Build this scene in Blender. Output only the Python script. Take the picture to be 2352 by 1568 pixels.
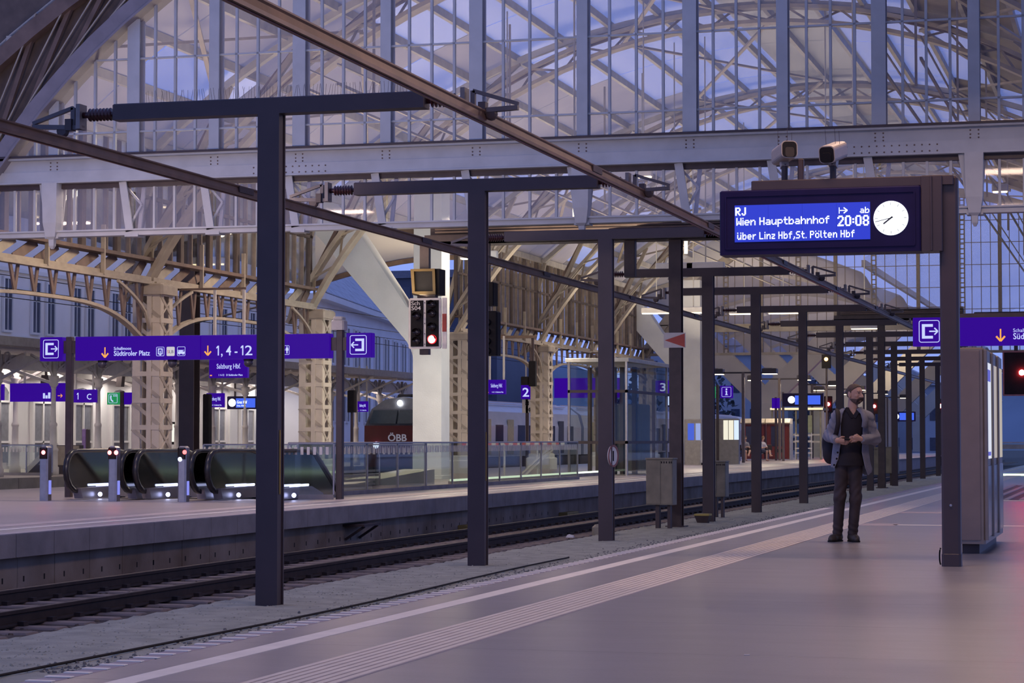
import bpy, math, random
import numpy as np
from mathutils import Vector, Matrix
random.seed(4)
for _o in list(bpy.data.objects):
    bpy.data.objects.remove(_o)
SC = bpy.context.scene
COL = SC.collection
PI = math.pi

# ------------------------------------------------------------------ camera, sky, exposure
cam = bpy.data.cameras.new('camera')
cam.sensor_width = 36.0
cam.lens = 36.0 * 5200 / 2352
cam.clip_end = 3000
camo = bpy.data.objects.new('camera', cam)
camo.location = (0, 0, 1.15)
camo.rotation_euler = (PI / 2 + math.atan(224 / 5200), 0, math.atan(1444 / 5200))
COL.objects.link(camo)
SC.camera = camo
SC.view_settings.view_transform = 'Standard'
SC.view_settings.look = 'None'
SC.view_settings.gamma = 1.0
SC.view_settings.use_curve_mapping = False
SC.view_settings.exposure = 0.15
SC.cycles.transparent_max_bounces = 24
SC.cycles.max_bounces = 6
SC.cycles.sample_clamp_indirect = 4.0

W = bpy.data.worlds.new('dusk_sky'); SC.world = W; W.use_nodes = True
_n = W.node_tree.nodes; _l = W.node_tree.links; _n.clear()
_tc = _n.new('ShaderNodeTexCoord'); _sp = _n.new('ShaderNodeSeparateXYZ'); _rp = _n.new('ShaderNodeValToRGB')
_bg = _n.new('ShaderNodeBackground'); _ou = _n.new('ShaderNodeOutputWorld')
_l.new(_tc.outputs['Generated'], _sp.inputs[0]); _l.new(_sp.outputs['Z'], _rp.inputs[0])
_l.new(_rp.outputs[0], _bg.inputs[0]); _l.new(_bg.outputs[0], _ou.inputs[0])
_cr = _rp.color_ramp
_cr.elements[0].position = 0.0; _cr.elements[0].color = (0.21, 0.285, 0.66, 1)
_cr.elements[1].position = 1.0; _cr.elements[1].color = (0.12, 0.17, 0.46, 1)
_e = _cr.elements.new(0.16); _e.color = (0.19, 0.275, 0.68, 1)
_bg.inputs[1].default_value = 1.25

def lamp(name, loc, energy, color, sx=1.0, sy=0.3, aim=(0, 0, -1), spread=180):
    d = bpy.data.lights.new(name, 'AREA'); d.shape = 'RECTANGLE'; d.size = sx; d.size_y = sy
    d.energy = energy * 1.45; d.color = color; d.spread = math.radians(spread)
    o = bpy.data.objects.new(name, d); o.location = loc
    o.rotation_euler = Vector(aim).to_track_quat('-Z', 'Y').to_euler()
    COL.objects.link(o); return o
WARM = (1.0, 0.70, 0.52); PINK = (1.0, 0.69, 0.52); COOL = (0.9, 0.93, 1.0); CREAM = (1.0, 0.84, 0.62)
# platform luminaires over the near platform (above the frame)
for y, e in ((3, 25), (11, 70), (19, 135), (27, 120), (35, 100)):
    lamp('platform_lamp', (-2.4, y, 7.2), e, PINK, 2.4, 1.0)
# hall floodlights that light the arches and the roof from below
for k in range(6):
    y = 45 + 10.67 * k
    lamp('hall_uplight', (-17.5, y, 4.9), 210, CREAM, 2.0, 6.0, (0.25, 0.0, 1), 175)
    lamp('hall_uplight', (-9.7, y, 5.6), 90, CREAM, 2.0, 6.0, (-0.1, 0.0, 1), 175)
    lamp('hall_downlight', (-18.2, y - 3, 7.4), 110, CREAM, 1.5, 0.6, (-0.35, 0.1, -1), 170)
# added fill lights without fixtures, washing the gable face and the island platform
for x, e in ((-18.5, 85), (-13.5, 60)):
    lamp('gable_fill', (x, 29.0, 4.2), e, (1.0, 0.76, 0.66), 1.0, 0.4, (0, 1, 0.18), 150)
for y in (28, 36, 44, 52):
    lamp('island_lamp', (-18.5, y, 6.6), 95, WARM, 1.5, 0.6)
for y in (58, 70, 82, 94, 112, 124):
    lamp('island_lamp', (-18.0, y, 4.2), 95, CREAM, 1.4, 0.4)
lamp('pillar_fill', (-15.2, 57.5, 4.4), 95, (.96, 1.0, .92), 0.8, 0.4, (-1, .9, -.25), 150)  # added light that brightens the branching pillar, no fitting there
# lamps under the membrane canopy and along the station building
for y in (52, 66, 80, 90):
    lamp('canopy_uplight', (-27.5, y, 4.6), 260, CREAM, 1.0, 0.6, (-0.1, 0.2, 1), 170)
for y in (112, 122, 142, 162, 182):
    lamp('canopy_uplight', (-19.2, y, 4.8), 150, CREAM, 1.2, 0.8, (0.1, 0.15, 1), 175)
for y in (118, 143, 168):
    lamp('canopy_downlight', (-17.0, y, 8.5), 180, CREAM, 1.2, 0.8, (-.1, 0.3, -1), 175)
    lamp('sheet_uplight', (-3.0, y, 5.0), 170, (1, .86, .76), 1.2, 0.8, (0, 0.1, 1), 175)

# ------------------------------------------------------------------ materials
MATS = {}
def M(name, rgb, rough=0.6, metal=0.0, var=0.12, scale=6.0, bump=0.0, bscale=40.0, var2=None, spec=0.5):
    if name in MATS: return MATS[name]
    m = bpy.data.materials.new(name); m.use_nodes = True
    n = m.node_tree.nodes; l = m.node_tree.links
    b = n['Principled BSDF']; b.inputs['Roughness'].default_value = rough; b.inputs['Metallic'].default_value = metal
    b.inputs['Specular IOR Level'].default_value = spec
    g = n.new('ShaderNodeNewGeometry')
    t = n.new('ShaderNodeTexNoise'); t.inputs['Scale'].default_value = scale; t.inputs['Detail'].default_value = 6
    l.new(g.outputs['Position'], t.inputs['Vector'])
    r = n.new('ShaderNodeValToRGB')
    c2 = var2 or tuple(min(1, c * (1 + var)) for c in rgb)
    c1 = tuple(c * (1 - var) for c in rgb) if var2 is None else rgb
    r.color_ramp.elements[0].position = 0.32; r.color_ramp.elements[1].position = 0.68
    r.color_ramp.elements[0].color = (*c1, 1); r.color_ramp.elements[1].color = (*c2, 1)
    l.new(t.outputs['Fac'], r.inputs[0]); l.new(r.outputs[0], b.inputs['Base Color'])
    if bump:
        t2 = n.new('ShaderNodeTexNoise'); t2.inputs['Scale'].default_value = bscale; t2.inputs['Detail'].default_value = 4
        l.new(g.outputs['Position'], t2.inputs['Vector'])
        bp = n.new('ShaderNodeBump'); bp.inputs['Strength'].default_value = bump; bp.inputs['Distance'].default_value = 0.02
        l.new(t2.outputs['Fac'], bp.inputs['Height']); l.new(bp.outputs[0], b.inputs['Normal'])
    MATS[name] = m; return m
def EM(name, rgb, s=1.0, base=None, spec=0.3):
    if name in MATS: return MATS[name]
    m = bpy.data.materials.new(name); m.use_nodes = True
    b = m.node_tree.nodes['Principled BSDF']
    b.inputs['Base Color'].default_value = (*(base or tuple(c * .15 for c in rgb)), 1); b.inputs['Roughness'].default_value = 0.5; b.inputs['Specular IOR Level'].default_value = spec
    b.inputs['Emission Color'].default_value = (*rgb, 1); b.inputs['Emission Strength'].default_value = s
    MATS[name] = m; return m
def GL(name, tint=(0.93, 0.95, 0.97), refl=0.08, rough=0.03, haze=0.0):
    if name in MATS: return MATS[name]
    m = bpy.data.materials.new(name); m.use_nodes = True
    n = m.node_tree.nodes; l = m.node_tree.links; n.clear()
    o = n.new('ShaderNodeOutputMaterial'); mx = n.new('ShaderNodeMixShader'); t = n.new('ShaderNodeBsdfTransparent'); g = n.new('ShaderNodeBsdfGlossy')
    fr = n.new('ShaderNodeLayerWeight'); fr.inputs['Blend'].default_value = 0.25
    ml = n.new('ShaderNodeMath'); ml.operation = 'MULTIPLY_ADD'; ml.inputs[1].default_value = 0.35; ml.inputs[2].default_value = refl
    ml.use_clamp = True
    t.inputs['Color'].default_value = (*tint, 1); g.inputs['Roughness'].default_value = rough
    l.new(fr.outputs['Fresnel'], ml.inputs[0]); l.new(ml.outputs[0], mx.inputs[0])
    l.new(t.outputs[0], mx.inputs[1]); l.new(g.outputs[0], mx.inputs[2]); l.new(mx.outputs[0], o.inputs[0])
    if haze:
        df = n.new('ShaderNodeBsdfDiffuse'); df.inputs[0].default_value = (.8, .76, .82, 1); m2 = n.new('ShaderNodeMixShader'); m2.inputs[0].default_value = haze  # lilac diffuse share paints a hazy veil onto the panes
        l.new(mx.outputs[0], m2.inputs[1]); l.new(df.outputs[0], m2.inputs[2]); l.new(m2.outputs[0], o.inputs[0])
    MATS[name] = m; return m

POST = M('anthracite_paint', (0.043, 0.028, 0.034), 0.5, 0.0, 0.1, 3)
DBROWN = M('dark_brown_steel', (0.045, 0.028, 0.03), 0.5, 0, 0.2, 5)
RAILM = M('weathered_rail_aluminium', (0.14, 0.082, 0.06), 0.45, 0.2, 0.25, 2.5)
RUST = M('rail_rust', (0.03, 0.019, 0.017), 0.6, 0.4, 0.3, 8)
GABLE = M('pale_lilac_steel_paint', (0.43, 0.44, 0.455), 0.5, 0, 0.07, 3)
HALL = M('beige_painted_iron', (0.36, 0.305, 0.24), 0.55, 0, 0.15, 3)
HALLD = M('brown_painted_iron', (0.15, 0.10, 0.08), 0.6, 0, 0.22, 3)
PURL = M('grey_roof_steel', (0.42, 0.39, 0.35), 0.6, 0, 0.15, 3)
WOOD = M('brown_wall_board', (0.105, 0.075, 0.062), 0.65, 0, 0.2, 4)
CONC = M('pale_concrete', (0.62, 0.62, 0.60), 0.7, 0, 0.05, 1.5, 0.15, 25)
CREAMP = M('cream_roof_sheet', (0.56, 0.50, 0.43), 0.7, 0, 0.08, 1.5)
_n = CREAMP.node_tree.nodes; _l = CREAMP.node_tree.links; _tr = _n.new('ShaderNodeBsdfTranslucent'); _mx = _n.new('ShaderNodeMixShader'); _tr.inputs[0].default_value = (.9, .9, .9, 1); _mx.inputs[0].default_value = .5
_l.new(_n['Principled BSDF'].outputs[0], _mx.inputs[1]); _l.new(_tr.outputs[0], _mx.inputs[2]); _l.new(_mx.outputs[0], _n['Material Output'].inputs[0])
DARKP = M('olive_roof_sheet', (0.20, 0.165, 0.12), 0.7, 0, 0.15, 1.5)
SIGNB = EM('backlit_blue_sign', (0.026, 0.0008, 0.235), 1.0, (0.006, 0.0, 0.03), 0.1)
SIGNW = EM('backlit_white_print', (0.50, 0.56, 0.95), 1.0)
SIGNO = EM('backlit_orange_print', (0.85, 0.36, 0.07), 1.0)
SIGNG = EM('backlit_green_sign', (0.01, 0.22, 0.07), 1.0)
GREYW = M('white_lacquer', (0.55, 0.52, 0.50), 0.45, 0, 0.06, 6)
BLACK = M('black_lacquer', (0.010, 0.008, 0.010), 0.65, 0, 0.2, 8, spec=.2)
STEEL = M('brushed_steel', (0.34, 0.32, 0.33), 0.32, 0.85, 0.08, 10)
GLASS = GL('clear_glass')
GLASSR = GL('railing_glass', (0.84, 0.87, 0.83), 0.03)
GLASSG = GL('gable_glass', (0.93, 0.92, 0.95), 0.035, haze=0.075)
GLASSB = GL('roof_glass', (0.94, 0.96, 1.0), 0.015, 0.5)
WHITEL = EM('white_lamp', (1.0, 0.95, 0.85), 9.0)
WARML = EM('warm_lamp', (1.0, 0.78, 0.45), 5.0)
BLUEL = EM('blue_white_lamp', (0.55, 0.6, 1.0), 5.0)
REDL = EM('red_lamp', (1.0, 0.10, 0.10), 13.0)
REDS = EM('strong_red_lamp', (1.0, 0.05, 0.05), 180.0)
REDG = EM('red_lamp_halo', (1.0, 0.03, 0.04), 0.9)  # glowing ring that paints the red halo around the lit lamp

# ------------------------------------------------------------------ mesh helpers
class G:
    def __init__(s): s.v = []; s.f = []
    def add(s, vs, fs):
        k = len(s.v); s.v += [tuple(v) for v in vs]; s.f += [tuple(i + k for i in f) for f in fs]; return s
    def box(s, x0, x1, y0, y1, z0, z1):
        return s.add([(x, y, z) for z in (z0, z1) for y in (y0, y1) for x in (x0, x1)],
                     [(0, 2, 3, 1), (4, 5, 7, 6), (0, 1, 5, 4), (2, 6, 7, 3), (0, 4, 6, 2), (1, 3, 7, 5)])
    def rbox(s, x0, x1, y0, y1, z0, z1, b=0.01):
        # box with chamfered vertical edges and top edges
        pts = [(x0 + b, y0), (x1 - b, y0), (x1, y0 + b), (x1, y1 - b), (x1 - b, y1), (x0 + b, y1), (x0, y1 - b), (x0, y0 + b)]
        cx, cy = (x0 + x1) / 2, (y0 + y1) / 2
        kx = 1 - 2 * b / max(x1 - x0, 1e-6); ky = 1 - 2 * b / max(y1 - y0, 1e-6)
        rings = [[(px, py, z0) for px, py in pts], [(px, py, z1 - b) for px, py in pts],
                 [(cx + (px - cx) * kx, cy + (py - cy) * ky, z1) for px, py in pts]]
        return s.rings(rings)
    def rings(s, rings, caps=True, closed=False):
        n = len(rings[0]); vs = [p for r in rings for p in r]; fs = []
        m = len(rings)
        for i in range(m if closed else m - 1):
            a = i * n; b2 = ((i + 1) % m) * n
            for j in range(n):
                fs.append((a + j, a + (j + 1) % n, b2 + (j + 1) % n, b2 + j))
        if caps and not closed:
            fs.append(tuple(reversed(range(n)))); fs.append(tuple(range((m - 1) * n, m * n)))
        return s.add(vs, fs)
    def bar(s, p, q, w, h=None, up=(0, 0, 1)):
        p = Vector(p); q = Vector(q); h = h or w; d = (q - p).normalized(); u = Vector(up)
        if abs(d.dot(u)) > 0.98: u = Vector((0, 1, 0))
        r = d.cross(u).normalized() * (w / 2); t = r.cross(d).normalized() * (h / 2)
        return s.rings([[p - r - t, p + r - t, p + r + t, p - r + t], [q - r - t, q + r - t, q + r + t, q - r + t]])
    def cyl(s, p, q, r, n=12, r2=None):
        p = Vector(p); q = Vector(q); r2 = r if r2 is None else r2; d = (q - p).normalized()
        u = Vector((0, 0, 1)) if abs(d.z) < 0.9 else Vector((1, 0, 0))
        a = d.cross(u).normalized(); b = a.cross(d)
        rr = lambda c, k: [c + (a * math.cos(2 * PI * i / n) + b * math.sin(2 * PI * i / n)) * k for i in range(n)]
        return s.rings([rr(p, r), rr(q, r2)])
    def lathe(s, prof, p=(0, 0, 0), d=(0, 0, 1), n=16):
        p = Vector(p); d = Vector(d).normalized(); u = Vector((0, 0, 1)) if abs(d.z) < 0.9 else Vector((1, 0, 0))
        a = d.cross(u).normalized(); b = a.cross(d)
        return s.rings([[p + d * t + (a * math.cos(2 * PI * i / n) + b * math.sin(2 * PI * i / n)) * max(r, 1e-4) for i in range(n)] for r, t in prof], caps=tuple(prof[0]) != tuple(prof[-1]))
    def prism(s, poly, fn0, fn1):
        n = len(poly); vs = [fn0(p) for p in poly] + [fn1(p) for p in poly]
        fs = [tuple(reversed(range(n))), tuple(range(n, 2 * n))] + [(i, (i + 1) % n, n + (i + 1) % n, n + i) for i in range(n)]
        return s.add(vs, fs)
    def xz(s, poly, y0, y1): return s.prism(poly, lambda p: (p[0], y0, p[1]), lambda p: (p[0], y1, p[1]))
    def yz(s, poly, x0, x1): return s.prism(poly, lambda p: (x0, p[0], p[1]), lambda p: (x1, p[0], p[1]))
    def xy(s, poly, z0, z1): return s.prism(poly, lambda p: (p[0], p[1], z0), lambda p: (p[0], p[1], z1))
    def path(s, pts, w, h, side):
        # rectangular section swept along pts; side = constant unit vector across the path
        pts = [Vector(p) for p in pts]; side = Vector(side).normalized(); R = []
        for i, p in enumerate(pts):
            d = (pts[min(i + 1, len(pts) - 1)] - pts[max(i - 1, 0)]).normalized(); t = side.cross(d).normalized() * (h / 2); r = side * (w / 2)
            R.append([p - r - t, p + r - t, p + r + t, p - r + t])
        return s.rings(R)
    def tube(s, pts, r, n=8):
        pts = [Vector(p) for p in pts]; R = []
        for i, p in enumerate(pts):
            d = (pts[min(i + 1, len(pts) - 1)] - pts[max(i - 1, 0)]).normalized(); u = Vector((0, 0, 1)) if abs(d.z) < 0.95 else Vector((1, 0, 0))
            a = d.cross(u).normalized(); b = a.cross(d)
            R.append([p + (a * math.cos(2 * PI * k / n) + b * math.sin(2 * PI * k / n)) * r for k in range(n)])
        return s.rings(R)
def mesh(name, g, mat, smooth=False):
    me = bpy.data.meshes.new(name); me.from_pydata([tuple(v) for v in g.v], [], g.f); me.materials.append(mat); me.update()
    if smooth: me.shade_smooth()
    return me
def put(name, me, parent=None, loc=None, rot=None, sc=None):
    o = bpy.data.objects.new(name, me); COL.objects.link(o)
    if parent is not None: o.parent = parent
    if loc is not None: o.location = loc
    if rot is not None: o.rotation_euler = rot
    if sc is not None: o.scale = sc
    return o
def obj(name, g, mat, parent=None, smooth=False, loc=None):
    return put(name, mesh(name, g, mat, smooth), parent, loc)
def tag(o, label, cat, group=None):
    o['label'] = label; o['category'] = cat
    if group: o['group'] = group
    return o
def thing(name, label, cat, loc=(0, 0, 0), rz=0, group=None):
    o = bpy.data.objects.new(name, None); o.empty_display_size = 0.1; COL.objects.link(o); o.location = loc; o.rotation_euler = (0, 0, rz)
    return tag(o, label, cat, group)
def struct(o): o['kind'] = 'structure'; return o
def stuff(o): o['kind'] = 'stuff'; return o
def dup(root, loc, label, rz=None):
    r = root.copy(); COL.objects.link(r); r.location = loc; r['label'] = label
    if rz is not None: r.rotation_euler = (0, 0, rz)
    for ch in list(root.children):
        c = ch.copy(); COL.objects.link(c); c.parent = r
        for gch in ch.children:
            d = gch.copy(); COL.objects.link(d); d.parent = c
    return r
UNIT = {}
def ubar(name, p, q, w, h, mat, parent, up=(0, 0, 1)):
    if mat.name not in UNIT: UNIT[mat.name] = mesh('unit_bar', G().box(-.5, .5, -.5, .5, -.5, .5), mat)
    p = Vector(p); q = Vector(q); d = q - p; L = d.length; d.normalize(); u = Vector(up)
    if abs(d.dot(u)) > 0.98: u = Vector((0, 1, 0))
    x = d.cross(u).normalized(); z = x.cross(d)
    o = bpy.data.objects.new(name, UNIT[mat.name]); COL.objects.link(o); o.parent = parent
    m = Matrix((x, d, z)).transposed().to_4x4(); m.translation = (p + q) / 2
    o.matrix_basis = m @ Matrix.Diagonal((w, L, h, 1)); return o
TEXTS = []
def text(parent, s, x, y, z, size, mat, width=None, rz=0, align='LEFT', ext=0.004, bold=0.0):
    c = bpy.data.curves.new('lettering', 'FONT'); c.body = s; c.size = size; c.extrude = ext; c.align_x = align; c.offset = bold
    c.resolution_u = 3; c.materials.append(mat)
    o = bpy.data.objects.new('lettering', c); COL.objects.link(o); o.parent = parent; o.location = (x, y, z); o.rotation_euler = (PI / 2, 0, rz)
    if width: TEXTS.append((o, width))
    return o
def ring2d(cx, cz, r, n=24, a0=0, a1=2 * PI): return [(cx + r * math.cos(a0 + (a1 - a0) * i / n), cz + r * math.sin(a0 + (a1 - a0) * i / n)) for i in range(n)]
def rrect(x0, x1, z0, z1, r, n=4):
    out = []
    for cx, cz, a in ((x1 - r, z1 - r, 0), (x0 + r, z1 - r, PI / 2), (x0 + r, z0 + r, PI), (x1 - r, z0 + r, 1.5 * PI)):
        out += [(cx + r * math.cos(a + PI / 2 * i / n), cz + r * math.sin(a + PI / 2 * i / n)) for i in range(n + 1)]
    return out
def frame2d(g, x0, x1, z0, z1, t, y0, y1, r=0.04):
    # rounded hollow frame in the XZ plane
    a = rrect(x0, x1, z0, z1, r); b = rrect(x0 + t, x1 - t, z0 + t, z1 - t, max(r - t, 0.004)); n = len(a)
    g.rings([[(p[0], y0, p[1]) for p in a], [(p[0], y0, p[1]) for p in b], [(p[0], y1, p[1]) for p in b], [(p[0], y1, p[1]) for p in a]], closed=True)
    return g
# ------------------------------------------------------------------ near platform
ASPH = M('platform_asphalt', (0.262, 0.235, 0.232), 0.30, 0, 0.13, 1.0, 0.08, 60)
_n = ASPH.node_tree.nodes; _l = ASPH.node_tree.links; _mp = _n.new('ShaderNodeMapping'); _mp.inputs['Scale'].default_value = (.9, 3.2, 1)
_ns = [q for q in _n if q.type == 'TEX_NOISE' and abs(q.inputs['Scale'].default_value - 1.0) < 1e-6][0]; _ns.inputs['Roughness'].default_value = .72; _ns.inputs['Detail'].default_value = 9
_l.new([q for q in _n if q.type == 'NEW_GEOMETRY'][0].outputs['Position'], _mp.inputs[0]); _l.new(_mp.outputs[0], _ns.inputs['Vector'])
LINEW = M('white_line_paint', (0.80, 0.73, 0.62), 0.5, 0, 0.06, 5)
TACT = M('tactile_beige', (0.44, 0.36, 0.34), 0.55, 0, 0.07, 5)
CONCD = M('grey_edge_concrete', (0.225, 0.20, 0.20), 0.75, 0, 0.18, 2.2, 0.2, 20)
CONCW = M('stained_wall_concrete', (0.30, 0.25, 0.22), 0.8, 0, 0.1, 1.2, 0.25, 18, var2=(0.16, 0.115, 0.085))
BALL = M('grey_ballast', (0.26, 0.26, 0.205), 0.9, 0, 0.3, 3, 0.5, 60, var2=(0.38, 0.37, 0.295))
BALLB = M('brown_ballast', (0.045, 0.032, 0.026), 0.9, 0, 0.3, 9, 0.9, 45, var2=(0.10, 0.075, 0.055))
floor = struct(obj('floor', G().box(-5.0, 12, -8, 190, -1.2, -0.022).box(-5.0, 12, 62, 190, -0.022, 0), ASPH))
sl = mesh('paving_slab', G().rbox(-4.98, 12, 0.0015, 1.9985, -0.022, 0, 0.0015), ASPH)
for i in range(31):
    put('paving_slab', sl, floor, (0, 0.0 + 2 * i, 0))
ck = mesh('coping_stone', G().rbox(-5.13, -4.984, 0.003, 0.997, -0.12, 0, 0.008), M('coping_concrete', (0.30, 0.25, 0.27), 0.6, 0, 0.1, 2))
for i in range(62): put('coping_stone', ck, floor, (0, 6 + i, 0))
em = mesh('edge_rib', G().rbox(-5.125, -4.985, 0, 0.045, 0.0, 0.006, 0.002), LINEW)
for i in range(150): put('edge_rib', em, floor, (0, 8 + 0.2 * i, 0))
obj('white_line', G().box(-4.725, -4.585, 6, 150, 0, 0.003), LINEW, floor)
obj('white_line', G().box(-3.22, 3, 30.62, 30.80, 0, 0.003), LINEW, floor)
ts = obj('tactile_strip', G().box(-4.10, -3.655, 6, 150, 0, 0.002).box(-3.655, -3.16, 30.3, 31.1, 0, 0.003).box(-3.655, -2.9, 35.6, 36.3, 0, 0.003), TACT, floor)
for i in range(8): obj('tactile_rib', G().box(-4.095 + 0.0565 * i, -4.058 + 0.0565 * i, 6, 150, 0.002, 0.006), M('tactile_rib_beige', (.70, .61, .50), .5, 0, .06, 5), ts)
struct(obj('sky_blocker_roof', G().xz([(-6.2, 9.9), (1.5, 10.6), (10, 9.9), (10, 10.0), (1.5, 10.7), (-6.2, 10.0)], -8, 37.5), M('sky_blocker_sheet', (.55, .48, .44), .7)))  # unseen roof added to keep sky light off the near platform
# scraps on the platform
for x, y in ((-2.05, 12.0), (-0.6, 15.2), (-4.35, 22.2)):
    tag(obj('paper_scrap', G().xy([(x, y), (x + .03, y + .008), (x + .024, y + .04), (x - .006, y + .03)], 0.0005, 0.004), GREYW),
        {12.0: 'tiny pale scrap on the paving right of the ribbed strip', 15.2: 'tiny pale scrap on the paving before the dark display post', 22.2: 'tiny pale scrap between white line and ribbed strip'}[y], 'litter')

# ------------------------------------------------------------------ ground and ballast
def bumpy(name, x0, x1, y0, y1, z, mat, amp, nx, step):
    ys = np.arange(y0, y1 + step, step); xs = np.linspace(x0, x1, nx); v = []; f = []
    for y in ys:
        for x in xs: v.append((x, y, z + random.uniform(-amp, amp)))
    for i in range(len(ys) - 1):
        for j in range(nx - 1): f.append((i * nx + j, i * nx + j + 1, (i + 1) * nx + j + 1, (i + 1) * nx + j))
    g = G(); g.v = v; g.f = f; return obj(name, g, mat)
struct(obj('ground', G().box(-160, 60, -20, 700, -1.6, -1.0), M('dark_soil', (0.05, 0.05, 0.06), 0.95)))
stuff(tag(bumpy('gravel_strip', -9.9, -5.0, 6, 130, -0.655, BALL, 0.009, 40, 0.14), 'grey gravel strip between the platform edge and the rails', 'gravel'))
stuff(tag(bumpy('track_ballast', -13.45, -9.7, 6, 190, -0.735, BALLB, 0.022, 24, 0.16), 'rust brown ballast under the rails', 'gravel'))
def stones(name, n, fx, fy, z, mat, lo, hi, label):
    g = G()
    for _ in range(n):
        x, y, s = fx(), fy(), random.uniform(lo, hi); a = random.uniform(0, 6.28); c, d = math.cos(a) * s, math.sin(a) * s; h = s * random.uniform(.5, 1.0)
        k = len(g.v)
        g.v += [(x + c, y + d, z), (x - d, y + c, z), (x - c * .9, y - d, z), (x + d, y - c * .8, z), (x + c * .5, y + d * .4, z + h), (x - c * .5, y - d * .5, z + h * .9)]
        g.f += [(k, k + 1, k + 4), (k + 1, k + 5, k + 4), (k + 1, k + 2, k + 5), (k + 2, k + 3, k + 5), (k + 3, k + 4, k + 5), (k + 3, k, k + 4)]
    return stuff(tag(obj(name, g, mat), label, 'gravel'))
ry = lambda: 16 + 50 * random.random() ** 1.6
stones('loose_gravel', 5200, lambda: random.uniform(-9.85, -7.6), ry, -0.66, BALL, .006, .017, 'loose grey stones scattered on the gravel strip')
stones('dark_gravel', 1500, lambda: -8.05 + random.gauss(0, .16), ry, -0.655, M('dark_stones', (0.13, 0.125, 0.12), 0.9), .008, .024, 'dark stones in a band along the gravel strip')
stones('track_stones', 4200, lambda: random.uniform(-13.3, -9.8), ry, -0.745, BALLB, .015, .05, 'brown stones between the sleepers')
tag(obj('ground_cable', G().tube([(-8.25 + .10 * math.sin(y * .35), y, -.632) for y in np.arange(14, 34, .8)], .012, 6), BLACK), 'thin black cable lying along the gravel strip', 'cable')
# ------------------------------------------------------------------ track beside the island platform
tr = thing('railway_track', 'rusty railway track on brown ballast beside the island platform', 'railway track', (-11.585, 0, 0))
rp = [(-.075, -.705), (.075, -.705), (.075, -.69), (.012, -.672), (.012, -.595), (.036, -.585), (.036, -.552), (.03, -.548), (-.03, -.548), (-.036, -.552), (-.036, -.585), (-.012, -.595), (-.012, -.672), (-.075, -.69)]
for s in (-.7525, .7525): obj('rail', G().xz([(x + s, z) for x, z in rp], 6, 190), RUST, tr)
SLP = M('sleeper_concrete', (0.17, 0.13, 0.11), 0.8, 0, 0.25, 3)
sm = mesh('sleeper', G().rbox(-1.3, 1.3, -.13, .13, -.9, -.706, .02), SLP)
for i in range(150): put('sleeper', sm, tr, (0, 18 + .62 * i, 0))
g = G()
for i in range(150):
    for s in (-.7525, .7525):
        for d in (-.1, .1): g.box(s + d - .035, s + d + .035, 18 + .62 * i - .05, 18 + .62 * i + .05, -.706, -.66)
stuff(obj('rail_clips', g, RUST, tr))
# ------------------------------------------------------------------ island platform
isl = struct(obj('island_floor', G().box(-25.0, -13.46, 6, 190, -1.2, -0.02).box(-24.98, -13.22, 6, 190, -0.02, 0), M('island_asphalt', (0.31, 0.265, 0.275), 0.34, 0, 0.08, 1.0, 0.08, 40)))
isl.name = 'floor_island'
ep = mesh('edge_panel', G().rbox(-13.46, -13.2, .006, .994, -.29, -.002, .006), CONCD)
wp = mesh('wall_panel', G().rbox(-13.7, -13.42, .006, .994, -1.0, -.295, .006), CONCW)
for i in range(95):
    put('edge_panel', ep, isl, (0, 18 + i, 0)); put('wall_panel', wp, isl, (0, 18.45 + i + random.uniform(-.004, .004), 0))
g = G()
for i in range(60):
    y = 19 + .55 * i; g.box(-13.43, -13.417, y, y + .03, -.62, -.55)
stuff(obj('drain_holes', g, BLACK, isl))
obj('white_line', G().box(-14.0, -13.86, 6, 190, 0, .004), LINEW, isl)
obj('pale_border', G().box(-13.45, -13.215, 6, 190, 0, .003), M('pale_border', (.45, .38, .36), .6), isl)
obj('tactile_strip', G().box(-14.75, -14.35, 6, 190, 0, .004), TACT, isl)
obj('edge_step', G().box(-13.42, -13.02, 37.3, 38.2, -.37, -.33).bar((-13.4, 37.4, -.6), (-13.05, 37.4, -.37), .04).bar((-13.4, 38.1, -.6), (-13.05, 38.1, -.37), .04), DBROWN, isl)
obj('yellow_duct', G().rbox(-13.42, -13.2, 44.2, 45.0, -.72, -.6, .01).rbox(-13.42, -13.2, 52.5, 53.6, -.72, -.6, .01), M('dull_yellow', (.26, .2, .07), .6), isl)
# platform in front of the station building
p1 = struct(obj('floor_station', G().box(-48, -32.35, 20, 190, -1.2, -.25).box(-48, -32.2, 20, 190, -.25, 0), M('station_paving', (.36, .31, .30), .55, 0, .08, 1.0)))
ep1 = mesh('edge_panel', G().rbox(-32.36, -32.15, .01, 1.49, -.85, -.004, .006), CONCD)
for i in range(44): put('edge_panel', ep1, p1, (0, 40 + 1.5 * i, 0))

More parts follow.
